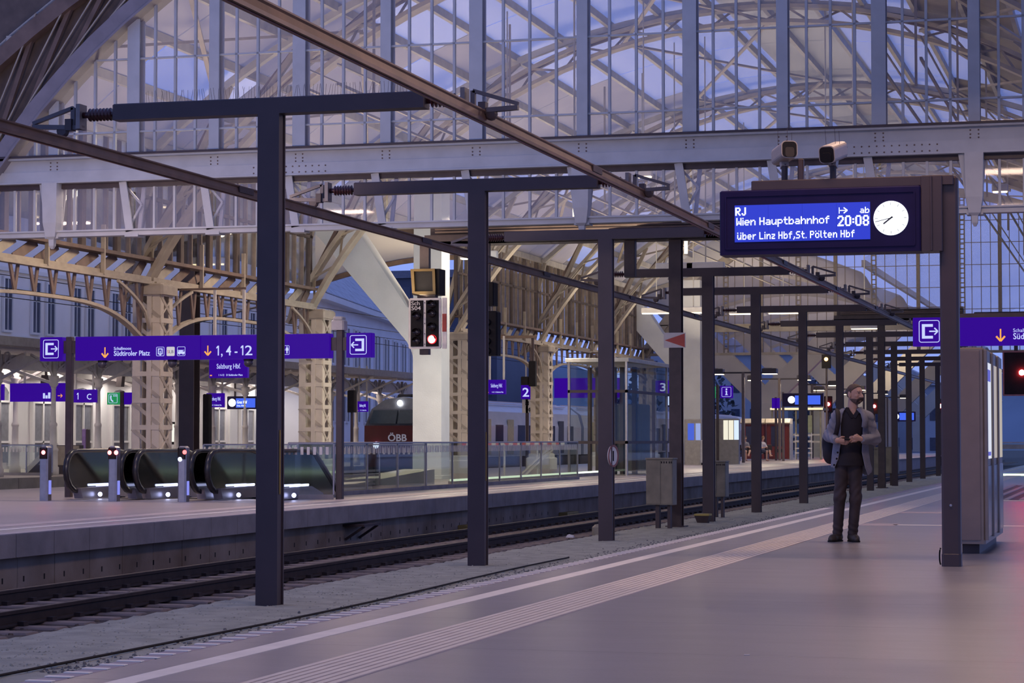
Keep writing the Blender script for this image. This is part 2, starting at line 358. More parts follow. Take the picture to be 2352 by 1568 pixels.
# ------------------------------------------------------------------ hall: gable screens
XC, RI, ZI = -9.66, 14.43, -2.25          # inner arch circle
RO, ZO = 19.04, -6.04                      # roof circle
YG, BAY = 39.6, 10.67
def za(x, R=RI, z=ZI):
    q = R * R - (x - XC) ** 2
    return z + math.sqrt(q) if q > 0 else -99
def arc(R, z, a0, a1, n): return [(XC + R * math.sin(a0 + (a1 - a0) * i / n), z + R * math.cos(a0 + (a1 - a0) * i / n)) for i in range(n + 1)]
AI = math.radians(63.5); AO = math.radians(41.6)
GX = [-21.85, -20.15, -18.48, -16.82, -15.11, -13.40, -11.66, -9.66, -7.69, -6.03, -4.34, -2.71, -1.05, 0.65, 2.2]
ARCHM = M('shade_darkened_arch', (.22, .195, .215), .55, 0, .1, 3)  # the arch stands unlit; its shade is put into this darker colour
def gable(name, Y, rows, steel, detail):
    w = struct(obj(name, G().rings([[(x, Y - .2, z), (x, Y + .2, z), (x2, Y + .2, z2), (x2, Y - .2, z2)] for (x, z), (x2, z2) in zip(arc(RI, ZI, -AI, AI, 40), arc(RI + .32, ZI, -AI, AI, 40))]), ARCHM))
    obj('arch_flange', G().rings([[(x, Y - .3, z), (x, Y + .3, z), (x2, Y + .3, z2), (x2, Y - .3, z2)] for (x, z), (x2, z2) in zip(arc(RI - .04, ZI, -AI, AI, 40), arc(RI, ZI, -AI, AI, 40))]), ARCHM, w)
    obj('roof_chord', G().rings([[(x, Y - .12, z), (x, Y + .12, z), (x2, Y + .12, z2), (x2, Y - .12, z2)] for (x, z), (x2, z2) in zip(arc(RO - .5, ZO, -AO, AO, 30), arc(RO - .2, ZO, -AO, AO, 30))]), HALLD, w)
    X0, X1 = -22.3, 2.98
    b = obj('main_beam', G().box(X0, X1, Y - .06, Y + .06, 6.08, 6.54).box(X0, X1, Y - .2, Y + .2, 6.52, 6.56).box(X0, X1, Y - .11, Y + .06, 6.08, 6.30).box(X0, X1, Y - .22, Y + .2, 6.06, 6.085), steel, w)
    obj('ledge', G().box(X0, X1, Y - .24, Y + .1, 6.56, 6.60), DBROWN, w)
    obj('sill', G().box(X0, X1, Y - .12, Y + .12, 5.03, 5.12).box(X0, X1, Y - .16, Y + .1, 5.12, 5.15), steel, w)
    obj('soffit_strip', G().box(X0, X1, Y - .05, Y + .08, 5.96, 6.06), DBROWN, w)
    if detail:
        g = G()
        def riv(x, z): g.lathe([(.016, 0), (.014, .01), (.004, .016)], (x, Y - .06 if z > 6.3 else Y - .11, z), (0, -1, 0), 6)
        for x in GX:
            for dx in (-.07, .07):
                for z in (6.34, 6.40, 6.47): riv(x + dx, z)
        for x0, n in ((-16.0, 12), (-4.9, 13)):
            for i in range(n):
                for z in (6.13, 6.24): riv(x0 + .13 * i, z)
        stuff(obj('rivets', g, HALLD, b))
    mull = []
    for i, x in enumerate(GX):
        wd = .125 if i % 2 == 0 else .10
        zt = za(x)
        if zt > 6.7:
            obj('post', G().box(x - wd, x + wd, Y - .10, Y - .07, 6.56, zt).box(x - wd * .35, x + wd * .35, Y - .07, Y + .14, 6.56, zt).box(x - wd, x + wd, Y + .14, Y + .17, 6.56, zt), steel, w)
        # hanging posts with braces below the beam
        if detail:
            h = obj('hanging_post', G().bar((x - .20, Y - .1, 6.06), (x - .05, Y - .1, 5.1), .15, .04, (0, 1, 0)).bar((x + .16, Y + .1, 6.06), (x + .06, Y + .1, 5.1), .07, .05, (0, 1, 0)).box(x - .14, x + .14, Y - .14, Y + .14, 5.0, 5.06), steel, w)
            ubar('brace', (x - .16, Y + .02, 5.95), (x + .14, Y + .02, 5.62), .04, .04, steel, h)
            ubar('brace', (x + .14, Y + .02, 5.62), (x - .08, Y + .02, 5.25), .04, .04, steel, h)
        else:
            obj('hanging_post', G().box(x - .07, x + .07, Y - .07, Y + .07, 5.1, 6.06), steel, w)
        if i + 1 < len(GX):
            for k in (1, 2, 3): mull.append(x + (GX[i + 1] - x) * k / 4)
    allx = sorted(GX + mull)
    for x in mull:
        zt = za(x)
        ubar('mullion', (x, Y, 5.12), (x, Y, 6.06), .045, .06, steel, w, (0, 1, 0))
        if zt > 6.7: ubar('mullion', (x, Y, 6.56), (x, Y, zt), .045, .07, steel, w, (0, 1, 0))
    for z in rows[1:]:
        hw = math.sqrt(max(RI * RI - (z - ZI) ** 2, 0))
        if hw > 1: ubar('transom', (XC - hw, Y, z), (XC + hw, Y, z), .07, .035, steel, w)
    for x in (-20.15, -9.66, -2.71):
        obj('pendant', G().rings([[(x - a, Y - a - .1, z), (x + a, Y - a - .1, z), (x + a, Y + a - .1, z), (x - a, Y + a - .1, z)] for a, z in ((.02, 4.80), (.05, 4.86), (.055, 4.98), (.10, 5.03), (.14, 5.3), (.16, 6.06))]), steel, w)
    for a, b2 in zip(allx[:-1], allx[1:]):
        cells = [(5.12, 6.04)] + list(zip(rows, rows[1:] + [99]))
        for z0, z1 in cells:
            ta, tb = min(z1, za(a)), min(z1, za(b2))
            if max(ta, tb) - z0 < .15 or min(ta, tb) < z0: continue
            obj('pane', G().xz([(a + .02, z0 + .01), (b2 - .02, z0 + .01), (b2 - .02, tb - .012), (a + .02, ta - .012)], Y - .006, Y + .006), GLASSG, w)
    # boards of the spandrel between the inner arch and the roof
    n = 26; ai = arc(RI + .35, ZI, -AI, AI, n); ao = arc(RO - .16, ZO, -AO, AO, n)
    for i in range(n):
        if abs(i - n / 2 + .5) < 6: continue
        p, q, r, s = ai[i], ai[i + 1], ao[i + 1], ao[i]
        obj('spandrel_board', G().xz([p, q, r, s] if i % 1 == 0 else [p, q, r, s], Y + .22, Y + .26), WOOD, w)
        ubar('spandrel_bar', (p[0], Y + .05, p[1]), (s[0], Y + .05, s[1]), .09, .09, HALLD, w)
        if detail and i < n / 2 - 4: obj('parapet_board', G().xz([(s[0], s[1] - .03), (r[0], r[1] - .03), (r[0], max(12.6, r[1] + .5)), (s[0], max(12.6, s[1] + .5))], Y + .24, Y + .28), WOOD, w)
        ubar('tie_rod', (p[0], Y - .1, p[1]), (r[0], Y - .1, r[1]), .025, .025, HALL, w)
    return w
wf = gable('wall_front', YG, [6.58, 7.02, 8.42, 9.85], GABLE, True)
def far_gable():
    Y = YG + 6 * BAY
    HB = M('far_gable_steel', (.20, .16, .13), .6)
    w = struct(obj('wall_back', G().rings([[(x, Y - .2, z), (x, Y + .2, z), (x2, Y + .2, z2), (x2, Y - .2, z2)] for (x, z), (x2, z2) in zip(arc(RI, ZI, -AI, AI, 40), arc(RI + .4, ZI, -AI, AI, 40))]), HALL))
    obj('main_beam', G().box(-22.3, 3, Y - .1, Y + .1, 6.1, 6.45).box(-22.3, 3, Y - .2, Y + .2, 6.42, 6.46), HALL, w)
    obj('sill', G().box(-22.3, 3, Y - .1, Y + .1, 5.02, 5.14), HALL, w)
    for i, x in enumerate(GX):
        zt = za(x)
        if i % 2: ubar('post', (x, Y, 5.1), (x, Y, max(zt, 6.2)), .16, .2, HB, w, (0, 1, 0))
        else:
            p = ubar('post', (x - .1, Y, 5.1), (x - .1, Y, max(zt, 6.2)), .05, .1, HB, w, (0, 1, 0))
            ubar('post', (x + .1, Y, 5.1), (x + .1, Y, max(zt, 6.2)), .05, .1, HB, w, (0, 1, 0))
            g = G(); z = 5.3
            while z < zt - .1: g.box(x - .1, x + .1, Y - .03, Y + .03, z, z + .05); z += .22
            if g.v: stuff(obj('post_ladder', g, HB, w))
        if i + 1 < len(GX):
            for k in (1, 2, 3):
                xm = x + (GX[i + 1] - x) * k / 4
                if za(xm) > 6.5: ubar('mullion', (xm, Y, 5.1), (xm, Y, za(xm)), .03, .04, HB, w, (0, 1, 0))
    for z in (7.0, 8.0, 9.0, 10.0, 11.0):
        hw = math.sqrt(max(RI * RI - (z - ZI) ** 2, 0)); ubar('transom', (XC - hw, Y, z), (XC + hw, Y, z), .03, .03, HB, w)
    rows = [6.48, 8.0, 9.0, 10.0, 11.0]
    for a, b in zip(GX[:-1], GX[1:]):
        for z0, z1 in [(5.14, 6.08)] + list(zip(rows, rows[1:] + [99])):
            ta, tb = min(z1, za(a)), min(z1, za(b))
            if max(ta, tb) - z0 < .15 or min(ta, tb) < z0: continue
            obj('pane', G().xz([(a + .02, z0 + .01), (b - .02, z0 + .01), (b - .02, tb - .01), (a + .02, ta - .01)], Y - .006, Y + .006), GLASSG, w)
far_gable()
# ------------------------------------------------------------------ hall: arch trusses
CY = [37.8, 48.6, 59.4, 73.4, 84.2, 94.6, 103.6]
at = thing('arch_truss', 'beige iron arch truss, first behind the glazed gable', 'roof truss', (0, CY[1], 0), 0, 'hall arch trusses')
def swept(R, z, A, h, w, n=40): return G().rings([[(x, -w, zz), (x, w, zz), (x2, w, z2), (x2, -w, z2)] for (x, zz), (x2, z2) in zip(arc(R, z, -A, A, n), arc(R + h, z, -A, A, n))])
obj('arch_flange', swept(RI, ZI, AI, .10, .20), HALL, at); obj('arch_flange', swept(RI + .40, ZI, AI, .10, .20), HALL, at)
obj('roof_chord', swept(RO - .38, ZO, AO, .16, .10, 30), PURL, at)
n = 46; p0 = arc(RI + .03, ZI, -AI, AI, n); p1_ = arc(RI + .43, ZI, -AI, AI, n)
for i in range(n):
    a, b = (p0[i], p1_[i + 1]) if i % 2 else (p1_[i], p0[i + 1])
    ubar('lacing', (a[0], .1 if i % 2 else -.1, a[1]), (b[0], .1 if i % 2 else -.1, b[1]), .06, .03, HALL, at, (0, 1, 0))
n = 12; p0 = arc(RI + .45, ZI, -AI, AI, n); p1_ = arc(RO - .36, ZO, -AO, AO, n)
for i in range(n + 1):
    if 4 < i < n - 4: continue
    ubar('web_strut', (p0[i][0], 0, p0[i][1]), (p1_[i][0], 0, p1_[i][1]), .13, .13, HALL, at, (0, 1, 0))
    j = i + 1 if i < n / 2 else i - 1
    if 0 <= j <= n: ubar('web_strut', (p0[i][0], 0, p0[i][1]), (p1_[j][0], 0, p1_[j][1]), .10, .10, HALLD, at, (0, 1, 0))
ORD = ['first', 'second', 'third', 'fourth', 'fifth', 'sixth', 'seventh', 'eighth', 'ninth', 'tenth', 'eleventh', 'twelfth']
for k in range(1, 5): dup(at, (0, CY[k + 1], 0), 'beige iron arch truss, %s behind the glazed gable' % ORD[k])
# ------------------------------------------------------------------ hall: roof
RF = struct(obj('ceiling', G().rings([[(x, YG, z), (x, YG + 6 * BAY, z), (x2, YG + 6 * BAY, z2), (x2, YG, z2)] for (x, z), (x2, z2) in zip(arc(RO + .1, ZO, -.07, .07, 4), arc(RO + .16, ZO, -.07, .07, 4))]), PURL))
NP = 20; pa = arc(RO - .1, ZO, -AO, AO, NP); pb = arc(RO - .07, ZO, -AO, AO, NP)
for i in range(NP + 1):
    ubar('purlin', (pa[i][0], YG, pa[i][1] - .1), (pa[i][0], YG + 6 * BAY, pa[i][1] - .1), .11, .2, PURL, RF)
for i in range(NP):
    xm = (pa[i][0] + pa[i + 1][0]) / 2
    kind = [None] * 12
    for k in range(12):
        r = random.random()
        if xm < -16.8: kd = CREAMP if r < .8 else GLASSB
        elif xm < -14.5: kd = GLASSB if r < .6 else CREAMP
        elif xm < -5.2: kd = GLASSB if r < .95 else CREAMP
        else: kd = DARKP if r < .62 else GLASSB
        kind[k] = kd
    for k in range(12):
        y0, y1 = YG + k * BAY / 2 + .03, YG + (k + 1) * BAY / 2 - .03
        (ax, az), (bx, bz) = pa[i], pa[i + 1]
        obj('roof_panel', G().rings([[(ax, y0, az), (bx, y0, bz), (bx, y0, bz + .03), (ax, y0, az + .03)], [(ax, y1, az), (bx, y1, bz), (bx, y1, bz + .03), (ax, y1, az + .03)]]), kind[k], RF)
for k in range(6):
    for i in range(1, NP, 6):
        y0, y1 = YG + k * BAY, YG + (k + 1) * BAY; a, b = pa[i], pa[min(i + 3, NP)]
        ubar('wind_brace', (a[0], y0, a[1] - .35), (b[0], y1, b[1] - .35), .10, .06, HALL, RF)
        ubar('wind_brace', (b[0], y0, b[1] - .4), (a[0], y1, a[1] - .4), .10, .06, HALL, RF)
# a row of catwalk rails and hangers under the roof
for k in range(6):
    y = YG + (k + .5) * BAY
    for x in (-15.5, -4.2):
        ubar('roof_hanger', (x, y, za(x, RO, ZO) - .3), (x, y, 8.1), .05, .05, HALL, RF)
for x in (-15.9, -15.1, -4.6, -3.8):
    ubar('catwalk_rail', (x, YG + 2, 8.1), (x, YG + 62, 8.1), .05, .05, HALL, RF); ubar('catwalk_rail', (x, YG + 2, 8.5), (x, YG + 62, 8.5), .03, .03, HALL, RF)
# ------------------------------------------------------------------ hall: side wall above the arcade
XA = -22.35
wl = struct(obj('wall_left', G().box(XA - .08, XA + .08, YG, YG + 6 * BAY, 8.15, 8.35), WOOD))
for _a, _b in ((YG, CY[2]), (CY[3], CY[6])): obj('wall_rail', G().box(XA - .05, XA + .07, _a, _b, 6.75, 6.83), WOOD, wl)
nb = 108
bt = mesh('batten', G().rbox(XA - .05, XA + .07, -.095, .095, 5.35, 8.15, .01), WOOD); bt2 = mesh('batten', G().rbox(XA - .05, XA + .07, -.03, .03, 5.35, 8.15, .01), M('pale_wall_board', (.20, .155, .125), .6, 0, .2, 4))
pn = mesh('pane', G().box(XA - .008, XA + .004, .1, .5, 5.35, 8.15), GLASS)
for i in range(nb):
    y = YG + .3 + i * (6 * BAY - .6) / nb
    if CY[2] + .2 < y < CY[3] - .2: continue
    put('batten', bt2 if i % 3 else bt, wl, (0, y, 0)); put('pane', pn, wl, (0, y, 0))
# ------------------------------------------------------------------ hall: arcade girders and columns
gd = thing('arcade_girder', 'riveted lattice girder over the arcade, first bay inside the gable', 'girder', (-22.2, CY[0], 0), 0, 'arcade girders')
obj('lower_chord', G().box(-.08, .10, 0, BAY, 4.74, 4.82).box(-.02, .02, 0, BAY, 4.82, 4.92), HALL, gd)
obj('upper_chord', G().box(-.25, .12, 0, BAY, 5.28, 5.36), HALLD, gd)
for i in range(11):
    y = .2 + i * .96
    ubar('slat', (-.02, y, 4.86), (-.16, min(y + 1.25, BAY), 5.30), .20, .035, HALLD if i % 3 else HALL, gd, (1, 0, .2))
for i in range(1, 4): ubar('stay', (.08, i * BAY / 4, 4.8), (.08, i * BAY / 4, 5.9), .09, .06, HALL, gd)
zc = lambda t: 3.35 + .82 * (1 - abs(2 * t - 1) ** 3.4)
obj('arch_chord', G().path([(0, .3 + (BAY - .6) * t, zc(t)) for t in np.linspace(0, 1, 25)], .16, .07, (1, 0, 0)), HALL, gd)
for i in range(12):
    y = .62 + i * .86; z0 = zc((y - .3) / (BAY - .6)) + .03
    ubar('spandrel_strut', (0, y, z0), (.03, y - .26, 4.76), .10, .04, HALLD, gd, (1, 0, 0)); ubar('spandrel_strut', (0, y, z0), (-.03, y + .2, 4.76), .10, .04, HALLD, gd, (1, 0, 0))
for y0, y1 in ((.3, 2.0), (BAY - .3, BAY - 2.0)): obj('bracket', G().path([(.12, y0 + (y1 - y0) * t, 3.7 + 1.0 * math.sqrt(t)) for t in np.linspace(0, 1, 8)], .06, .06, (1, 0, 0)), HALL, gd)
for k in (1, 3, 4, 5): dup(gd, (-22.2, CY[k] - (.3 if k == 5 else 0), 0), 'riveted lattice girder over the arcade, %s bay inside the gable' % ORD[k])
lc = thing('lattice_column', 'riveted lattice column at the gable end of the arcade', 'column', (-22.2, CY[0], 0), 0, 'arcade lattice columns')
COLM = M('cream_painted_iron', (.52, .45, .36), .55, 0, .1, 3)
obj('plinth', G().rbox(-.5, .5, -.5, .5, 0, .45, .04).rbox(-.42, .42, -.42, .42, .45, .6, .03), CONC, lc)
for sx in (-1, 1):
    for sy in (-1, 1):
        obj('corner_angle', G().box(sx * .34 - .012, sx * .34 + .012, sy * .34 - (.19 if sy > 0 else 0), sy * .34 + (.19 if sy < 0 else 0), .6, 4.76).box(sx * .34 - (.19 if sx > 0 else 0), sx * .34 + (.19 if sx < 0 else 0), sy * .34 - .012, sy * .34 + .012, .6, 4.76), COLM, lc)
for i in range(7):
    z = .8 + i * .62
    for f, (a, b) in enumerate((((-.34, -.35), (.34, -.35)), ((.35, -.34), (.35, .34)))):
        ubar('tie', (*a, z), (*b, z), .03, .11, COLM, lc)
        if i < 6: ubar('diagonal', (*a, z + .58), (*b, z + .06), .025, .085, HALL, lc)
    if i < 6: ubar('diagonal', (.35, -.34, z + .06), (.35, .34, z + .58), .02, .045, COLM, lc)
obj('middle_bar', G().box(.02, .14, -.37, -.33, .6, 4.76), COLM, lc)
obj('capital', G().rbox(-.45, .45, -.45, .45, 4.5, 4.74, .05), HALL, lc)
CN = ['', 'riveted lattice column beside the pair of downpipes', 'riveted lattice column behind the right end of the hanging blue sign', 'riveted lattice column between the pale pillar and the second dark post',
      'riveted lattice column left of the glass lift', 'riveted lattice column seen through the glass lift', 'riveted lattice column behind the steel signal mast at the far gable']
for k in range(1, 7): dup(lc, (-22.2, CY[k], 0), CN[k])
for i, x in enumerate((-22.62, -22.40)):
    dp = thing('downpipe', ['pale round downpipe on the arcade column, left of the pair', 'pale round downpipe on the arcade column, right of the pair'][i], 'pipe', ((-23.06, -22.83)[i], 50.0, 0))
    obj('pipe', G().cyl((0, 0, 0), (0, 0, 4.72), .10, 14), COLM, dp, True)
    for z in (1.0, 2.6, 4.0): obj('collar', G().cyl((0, 0, z), (0, 0, z + .08), .118, 14), HALL, dp, True)
# ------------------------------------------------------------------ overhead rail posts
INS = M('brown_insulator', (.05, .012, .014), .3, 0, .2, 8)
tp = thing('overhead_rail_post', 'x', 'post', (-9.17, 23.15, -.65), 0, 'T-shaped overhead rail posts')
obj('post_shaft', G().box(-.125, .125, -.1, -.075, -.05, 5.36).box(-.125, .125, .075, .1, -.05, 5.36).box(-.11, .11, -.08, .08, -.05, 5.36), POST, tp)
obj('cross_arm', G().rbox(-1.87, 1.79, -.1, .1, 5.36, 5.54, .012), POST, tp)
for s, x in ((-1, -1.87), (1, 1.79)):
    pr = [(.03, 0), (.03, .04)]
    for i in range(7): pr += [(.032, .045 + .042 * i), (.075, .06 + .042 * i), (.07, .066 + .042 * i), (.032, .075 + .042 * i)]
    pr += [(.035, .345), (.035, .40)]
    obj('insulator', G().lathe(pr, (x, 0, 5.44), (s, 0, 0), 14), INS, tp, True)
    e = x + s * .40
    obj('clamp_plate', G().box(min(e, e + s * .05), max(e, e + s * .05), -.09, .09, 5.28, 5.56), M('dull_fitting_plate', (.17, .15, .15), .5, .3), tp)
    xe = e + s * .62
    hf = obj('hanger_frame', G().bar((e, 0, 5.30), (xe, 0, 5.33), .07, .05).bar((e + s * .12, 0, 5.53), (xe, 0, 5.37), .05, .04).bar((e + s * .12, 0, 5.32), (e + s * .12, 0, 5.53), .05, .05), M('dull_fitting_metal', (.10, .085, .09), .5, .3), tp)
    xr = -2.43 if s < 0 else 2.42
    obj('rail_clamp', G().box(xr - .04, xr + .04, -.06, .06, 5.27, 5.40).lathe([(.05, -.03), (.07, -.02), (.07, .02), (.05, .03)], (xr + .09 * s, 0, 5.27), (0, 1, 0), 12), DBROWN, tp)
tp['label'] = 'tall dark T-shaped overhead rail post, nearest to the camera'
PY = [31.2, 39.3, 49.2, 55.6, 63.7, 71.8, 80.0, 88.2, 96.4, 104.6, 112.8]
for i, y in enumerate(PY):
    r = dup(tp, (-9.17 if y < 90 else (-9.42 if y < 100 else -9.61), y, -.65 if y < 49 or y > 120 else -.62), 'dark T-shaped overhead rail post, %s in the row counted from the camera' % ORD[i + 1])
    if y > 50: r.location.z = -.625
    if y > 50:
        for c in r.children:
            if c.name.startswith('post_shaft'): c.scale = (.92, .92, 1.0)
g = G()
for i in range(90): g.cyl((-1.5 + .036 * i, 0, 5.54), (-1.5 + .036 * i + random.uniform(-.02, .02), random.uniform(-.05, .05), 5.68), .0018, 4)
spk = stuff(obj('bird_spikes', g, DBROWN, tp))
for i, (x, z, lab) in enumerate(((-6.755, 4.60, 'brown overhead conductor rail crossing the picture above the near platform edge'), (-11.60, 4.47, 'dark overhead conductor rail over the track beside the island platform'))):
    t = thing('conductor_rail', lab, 'conductor rail', (x, 0, z))
    obj('rail_body', G().xz([(-.05, .06), (.05, .06), (.05, .045), (.03, .03), (.045, -.035), (.045, -.07), (.012, -.07), (.012, -.02), (-.012, -.02), (-.012, -.07), (-.045, -.07), (-.045, -.035), (-.03, .03), (-.05, .045)], 6, 170), RAILM, t)
    obj('contact_wire', G().cyl((0, 6, -.075), (0, 170, -.075), .012, 8), M('copper_wire', (.2, .08, .05), .35, .8), t)
    for y in (28, 36, 44, 52, 60): obj('rail_joint', G().box(-.058, .058, y, y + .5, -.03, .05), DBROWN, t)
# ------------------------------------------------------------------ signal gantry inside the hall
def gantry(Y, x0, x1, xc, lab, zb=5.27):
    t = thing('signal_gantry', lab, 'gantry', (xc, Y, -.65))
    x0 -= xc; x1 -= xc; z = zb + .65
    obj('lower_beam', G().box(x0, x1, -.3, .3, z, z + .06).box(x0, x1, -.3, -.26, z, z + .20), DBROWN, t)
    obj('upper_beam', G().box(x0 + .3, x1, -.3, .3, z + .36, z + .42), DBROWN, t)
    for q in (.24, .30, .44): obj('cable_tray', G().box(x0 + .25, x1, -.36, -.30, z + q, z + q + .025), HALLD, t)
    obj('web_plate', G().box(x0 + .1, x1, -.2, .2, z + .06, z + .36), DBROWN, t)
    obj('mast', G().box(-.125, .125, -.13, -.105, 0, z + .3).box(-.125, .125, .105, .13, 0, z + .3).box(-.02, .02, -.11, .11, 0, z + .3).box(-.2, .2, -.2, .2, -.02, .02), DBROWN, t)
    return t
gt = gantry(46.0, -14.62, -6.4, -9.25, 'dark brown signal gantry on an H-section mast behind the third T-shaped post')
obj('stub_hanger', G().rbox(-1.08, -.85, -.1, .1, 5.17, 5.95), DBROWN, gt)
gt2 = gantry(84.0, -10.9, -6.2, -9.2, 'far dark signal gantry crossing behind the standing man', 5.5)
gt2.location.z = -.64
SGW = M('cream_signal_border', (.84, .78, .70), .5)
def signal_head(name, lab, x, y, z, lit=True):
    t = thing(name, lab, 'signal', (x, y, z))
    obj('hanger', G().box(.22, .42, .06, .2, -.12, 2.22), DBROWN, t)
    b = obj('border_plate', G().xz(rrect(0, .72, 0, 1.08, .05), -.02, .03), SGW, t)
    for a in (.05, .39): obj('lamp_panel', G().box(a, a + .28, -.035, -.02, .05, 1.03), BLACK, t)
    for a, zs in ((.19, (.17, .355, .70)), (.53, (.20, .47, .75, .94))):
        for q in zs:
            lt = lit and a > .5 and q < .25
            obj('lens', G().lathe([(.001, -.05), (.07, -.045), (.085, -.03), (.085, 0)], (a, -.03, q), (0, 1, 0), 18), REDL if lt else M('dark_lens', (.02, .012, .012), .15), t, True)
            if lt: obj('lamp_halo', G().lathe([(.086, -.05), (.10, -.03), (.10, .0), (.086, 0), (.086, -.05)], (a, -.03, q), (0, 1, 0), 18), REDG, t, True)
            obj('hood', G().rings([[(a + r * math.cos(f), y_, q + r * math.sin(f)) for f in np.linspace(.1, PI - .1, 9) for r in (.092,)] + [(a + .084 * math.cos(f), y_, q + .084 * math.sin(f)) for f in np.linspace(PI - .1, .1, 9)] for y_ in (-.03, -.14)]), BLACK, t)
    for q in np.linspace(.1, .98, 5): obj('bolt', G().cyl((.36, -.03, q), (.36, -.02, q), .01, 6), BLACK, t)
    return t
s1 = signal_head('signal_light', 'white-bordered signal with black lamp panels and one glowing red lamp', -14.98, 45.75, 3.06)
text(s1, 'Sch', .06, -.04, .93, .12, SGW, .19, bold=.001); text(s1, '504', .06, -.04, .825, .12, SGW, .21, bold=.001)
ms = obj('side_plate', G().box(.745, .84, -.01, .02, 0, 1.08), SGW, s1); obj('red_field', G().box(.745, .84, -.014, -.01, .36, .74), M('red_field', (.42, .05, .03), .5), ms)
ib = thing('indicator_box', 'open black indicator box with an amber frame above the red-lit signal', 'signal', (-14.93, 45.7, 4.21))
AMB = M('amber_frame', (.085, .046, .003), .45)
obj('housing', G().xz([(.0, .55), (.62, .55), (.62, 0), (.04, 0)], .06, .5), BLACK, ib)
for q in (((.04, 0), (.10, 0), (.07, .55), (0, .55)), ((.5, 0), (.56, 0), (.54, .55), (.48, .55)), ((.04, 0), (.56, 0), (.555, .07), (.035, .07)), ((0, .5), (.54, .5), (.54, .55), (0, .55))):
    obj('frame_side', G().xz(q, 0 - (.006 if q[1][0] - q[0][0] > .2 else 0), .06), AMB, ib)
obj('foot', G().box(.12, .18, .1, .2, -.08, 0).box(.32, .52, .1, .3, -.1, 0), DBROWN, ib)
sb = thing('black_signal', 'black rear of a signal hanging right of the second dark post', 'signal', (-13.4, 45.8, 2.9))
obj('lamp_case', G().rbox(0, .40, -.15, .15, 0, .94, .03), BLACK, sb); obj('upper_case', G().rbox(-.02, .32, -.15, .2, 1.05, 1.55, .02), BLACK, sb); obj('hanger', G().box(.1, .2, -.05, .05, .94, 2.4), DBROWN, sb)
for z in (.1, .3, .5, .7): obj('lens_cover', G().lathe([(.05, -.06), (.075, 0)], (.2, -.15, z), (0, 1, 0), 12), BLACK, sb)
ar = thing('direction_plate', 'white plate with a red arrowhead on the H-section mast', 'sign', (-9.47, 45.82, 3.03))
obj('plate', G().box(0, .45, -.012, .012, 0, .31), GREYW, ar); obj('red_arrowhead', G().xz([(.02, .155), (.44, .29), (.44, .01)], -.016, -.012), M('red_field', (.42, .05, .03), .5), ar)
# ------------------------------------------------------------------ trackside cabinets and small pieces
CAB = M('grey_green_cabinet', (.19, .17, .125), .6, 0, .25, 3, 0, 40)
def cabinet(lab, x, y, z, w=.56, h=.92):
    t = thing('trackside_cabinet', lab, 'cabinet', (x, y, z), -.05, 'trackside cabinets')
    obj('case', G().rbox(0, w, 0, .34, .47, .47 + h, .012).rbox(-.015, w + .015, -.015, .36, .47 + h, .50 + h, .01), CAB, t)
    for a in (0, 1): obj('cabinet_panel', G().rbox(.012 + a * w * .55, w * (.54 if a == 0 else .98), -.012, 0, .49, .45 + h, .006), CAB, t)
    for a in (.1, .2, .3, .42, .5): obj('vent_mark', G().box(w * .5 + a * w * .9 - .01, w * .5 + a * w * .9 + .012, -.016, -.011, .39 + h, .43 + h), BLACK, t)
    obj('leg', G().box(.17, .25, .1, .24, -.02, .47), DBROWN, t)
    obj('leg', G().box(w - .14, w - .08, .1, .24, -.02, .47), DBROWN, t)
    return t
cabinet('grey-green trackside cabinet left of the H-section mast', -9.68, 45.0, -.65)
cabinet('grey-green trackside cabinet right of the fourth T-shaped post', -9.72, 51.7, -.65, .48, .8)
cabinet('grey-green trackside cabinet right behind the standing man', -9.95, 84.8, -.65, .62, 1.0)
cabinet('grey-green trackside cabinet beyond the standing man by the ninth T-shaped post', -9.62, 88.9, -.65, .5, 1.0)
yb = thing('marker_box', 'short box with yellow lid standing on the gravel by the fourth T-shaped post', 'box', (-9.30, 48.2, -.66))
obj('case', G().rings([[(.06, 0, 0), (.27, 0, 0), (.27, .25, 0), (.06, .25, 0)], [(0, -.03, .16), (.32, -.03, .16), (.32, .28, .16), (0, .28, .16)]]), DBROWN, yb); obj('box_lid', G().rbox(-.01, .33, -.04, .29, .16, .2, .01), M('yellow_lid', (.35, .27, .06), .5), yb)
pb = thing('point_motor', 'low grey stone-like box beside the third T-shaped post', 'box', (-10.0, 41.6, -.68)); obj('case', G().rbox(0, .36, 0, .4, 0, .22, .05), CAB, pb)
tag(obj('white_scrap', G().rings([[(-10.35, 41.0, -.68), (-10.2, 41.0, -.68), (-10.2, 41.12, -.68), (-10.35, 41.1, -.68)], [(-10.32, 41.02, -.63), (-10.24, 41.03, -.65), (-10.22, 41.1, -.64), (-10.3, 41.08, -.62)]]), GREYW), 'crumpled white scrap beside the rail left of the third T-shaped post', 'litter')
rs = thing('speed_plate', 'round plate with a red rim on the right side of the third T-shaped post', 'sign', (-9.06, 39.28, .70), 1.32)
obj('disc', G().lathe([(.001, 0), (.19, 0), (.19, .02), (.001, .02)], (0, 0, .15), (0, -1, 0), 24), GREYW, rs, False); obj('red_rim', G().lathe([(.165, .02), (.2, .02), (.2, .03), (.165, .03), (.165, .02)], (0, 0, .15), (0, -1, 0), 24), M('red_rim', (.22, .07, .05), .5), rs)
obj('plate_mark', G().box(-.02, .02, -.026, -.02, .06, .24), BLACK, rs)
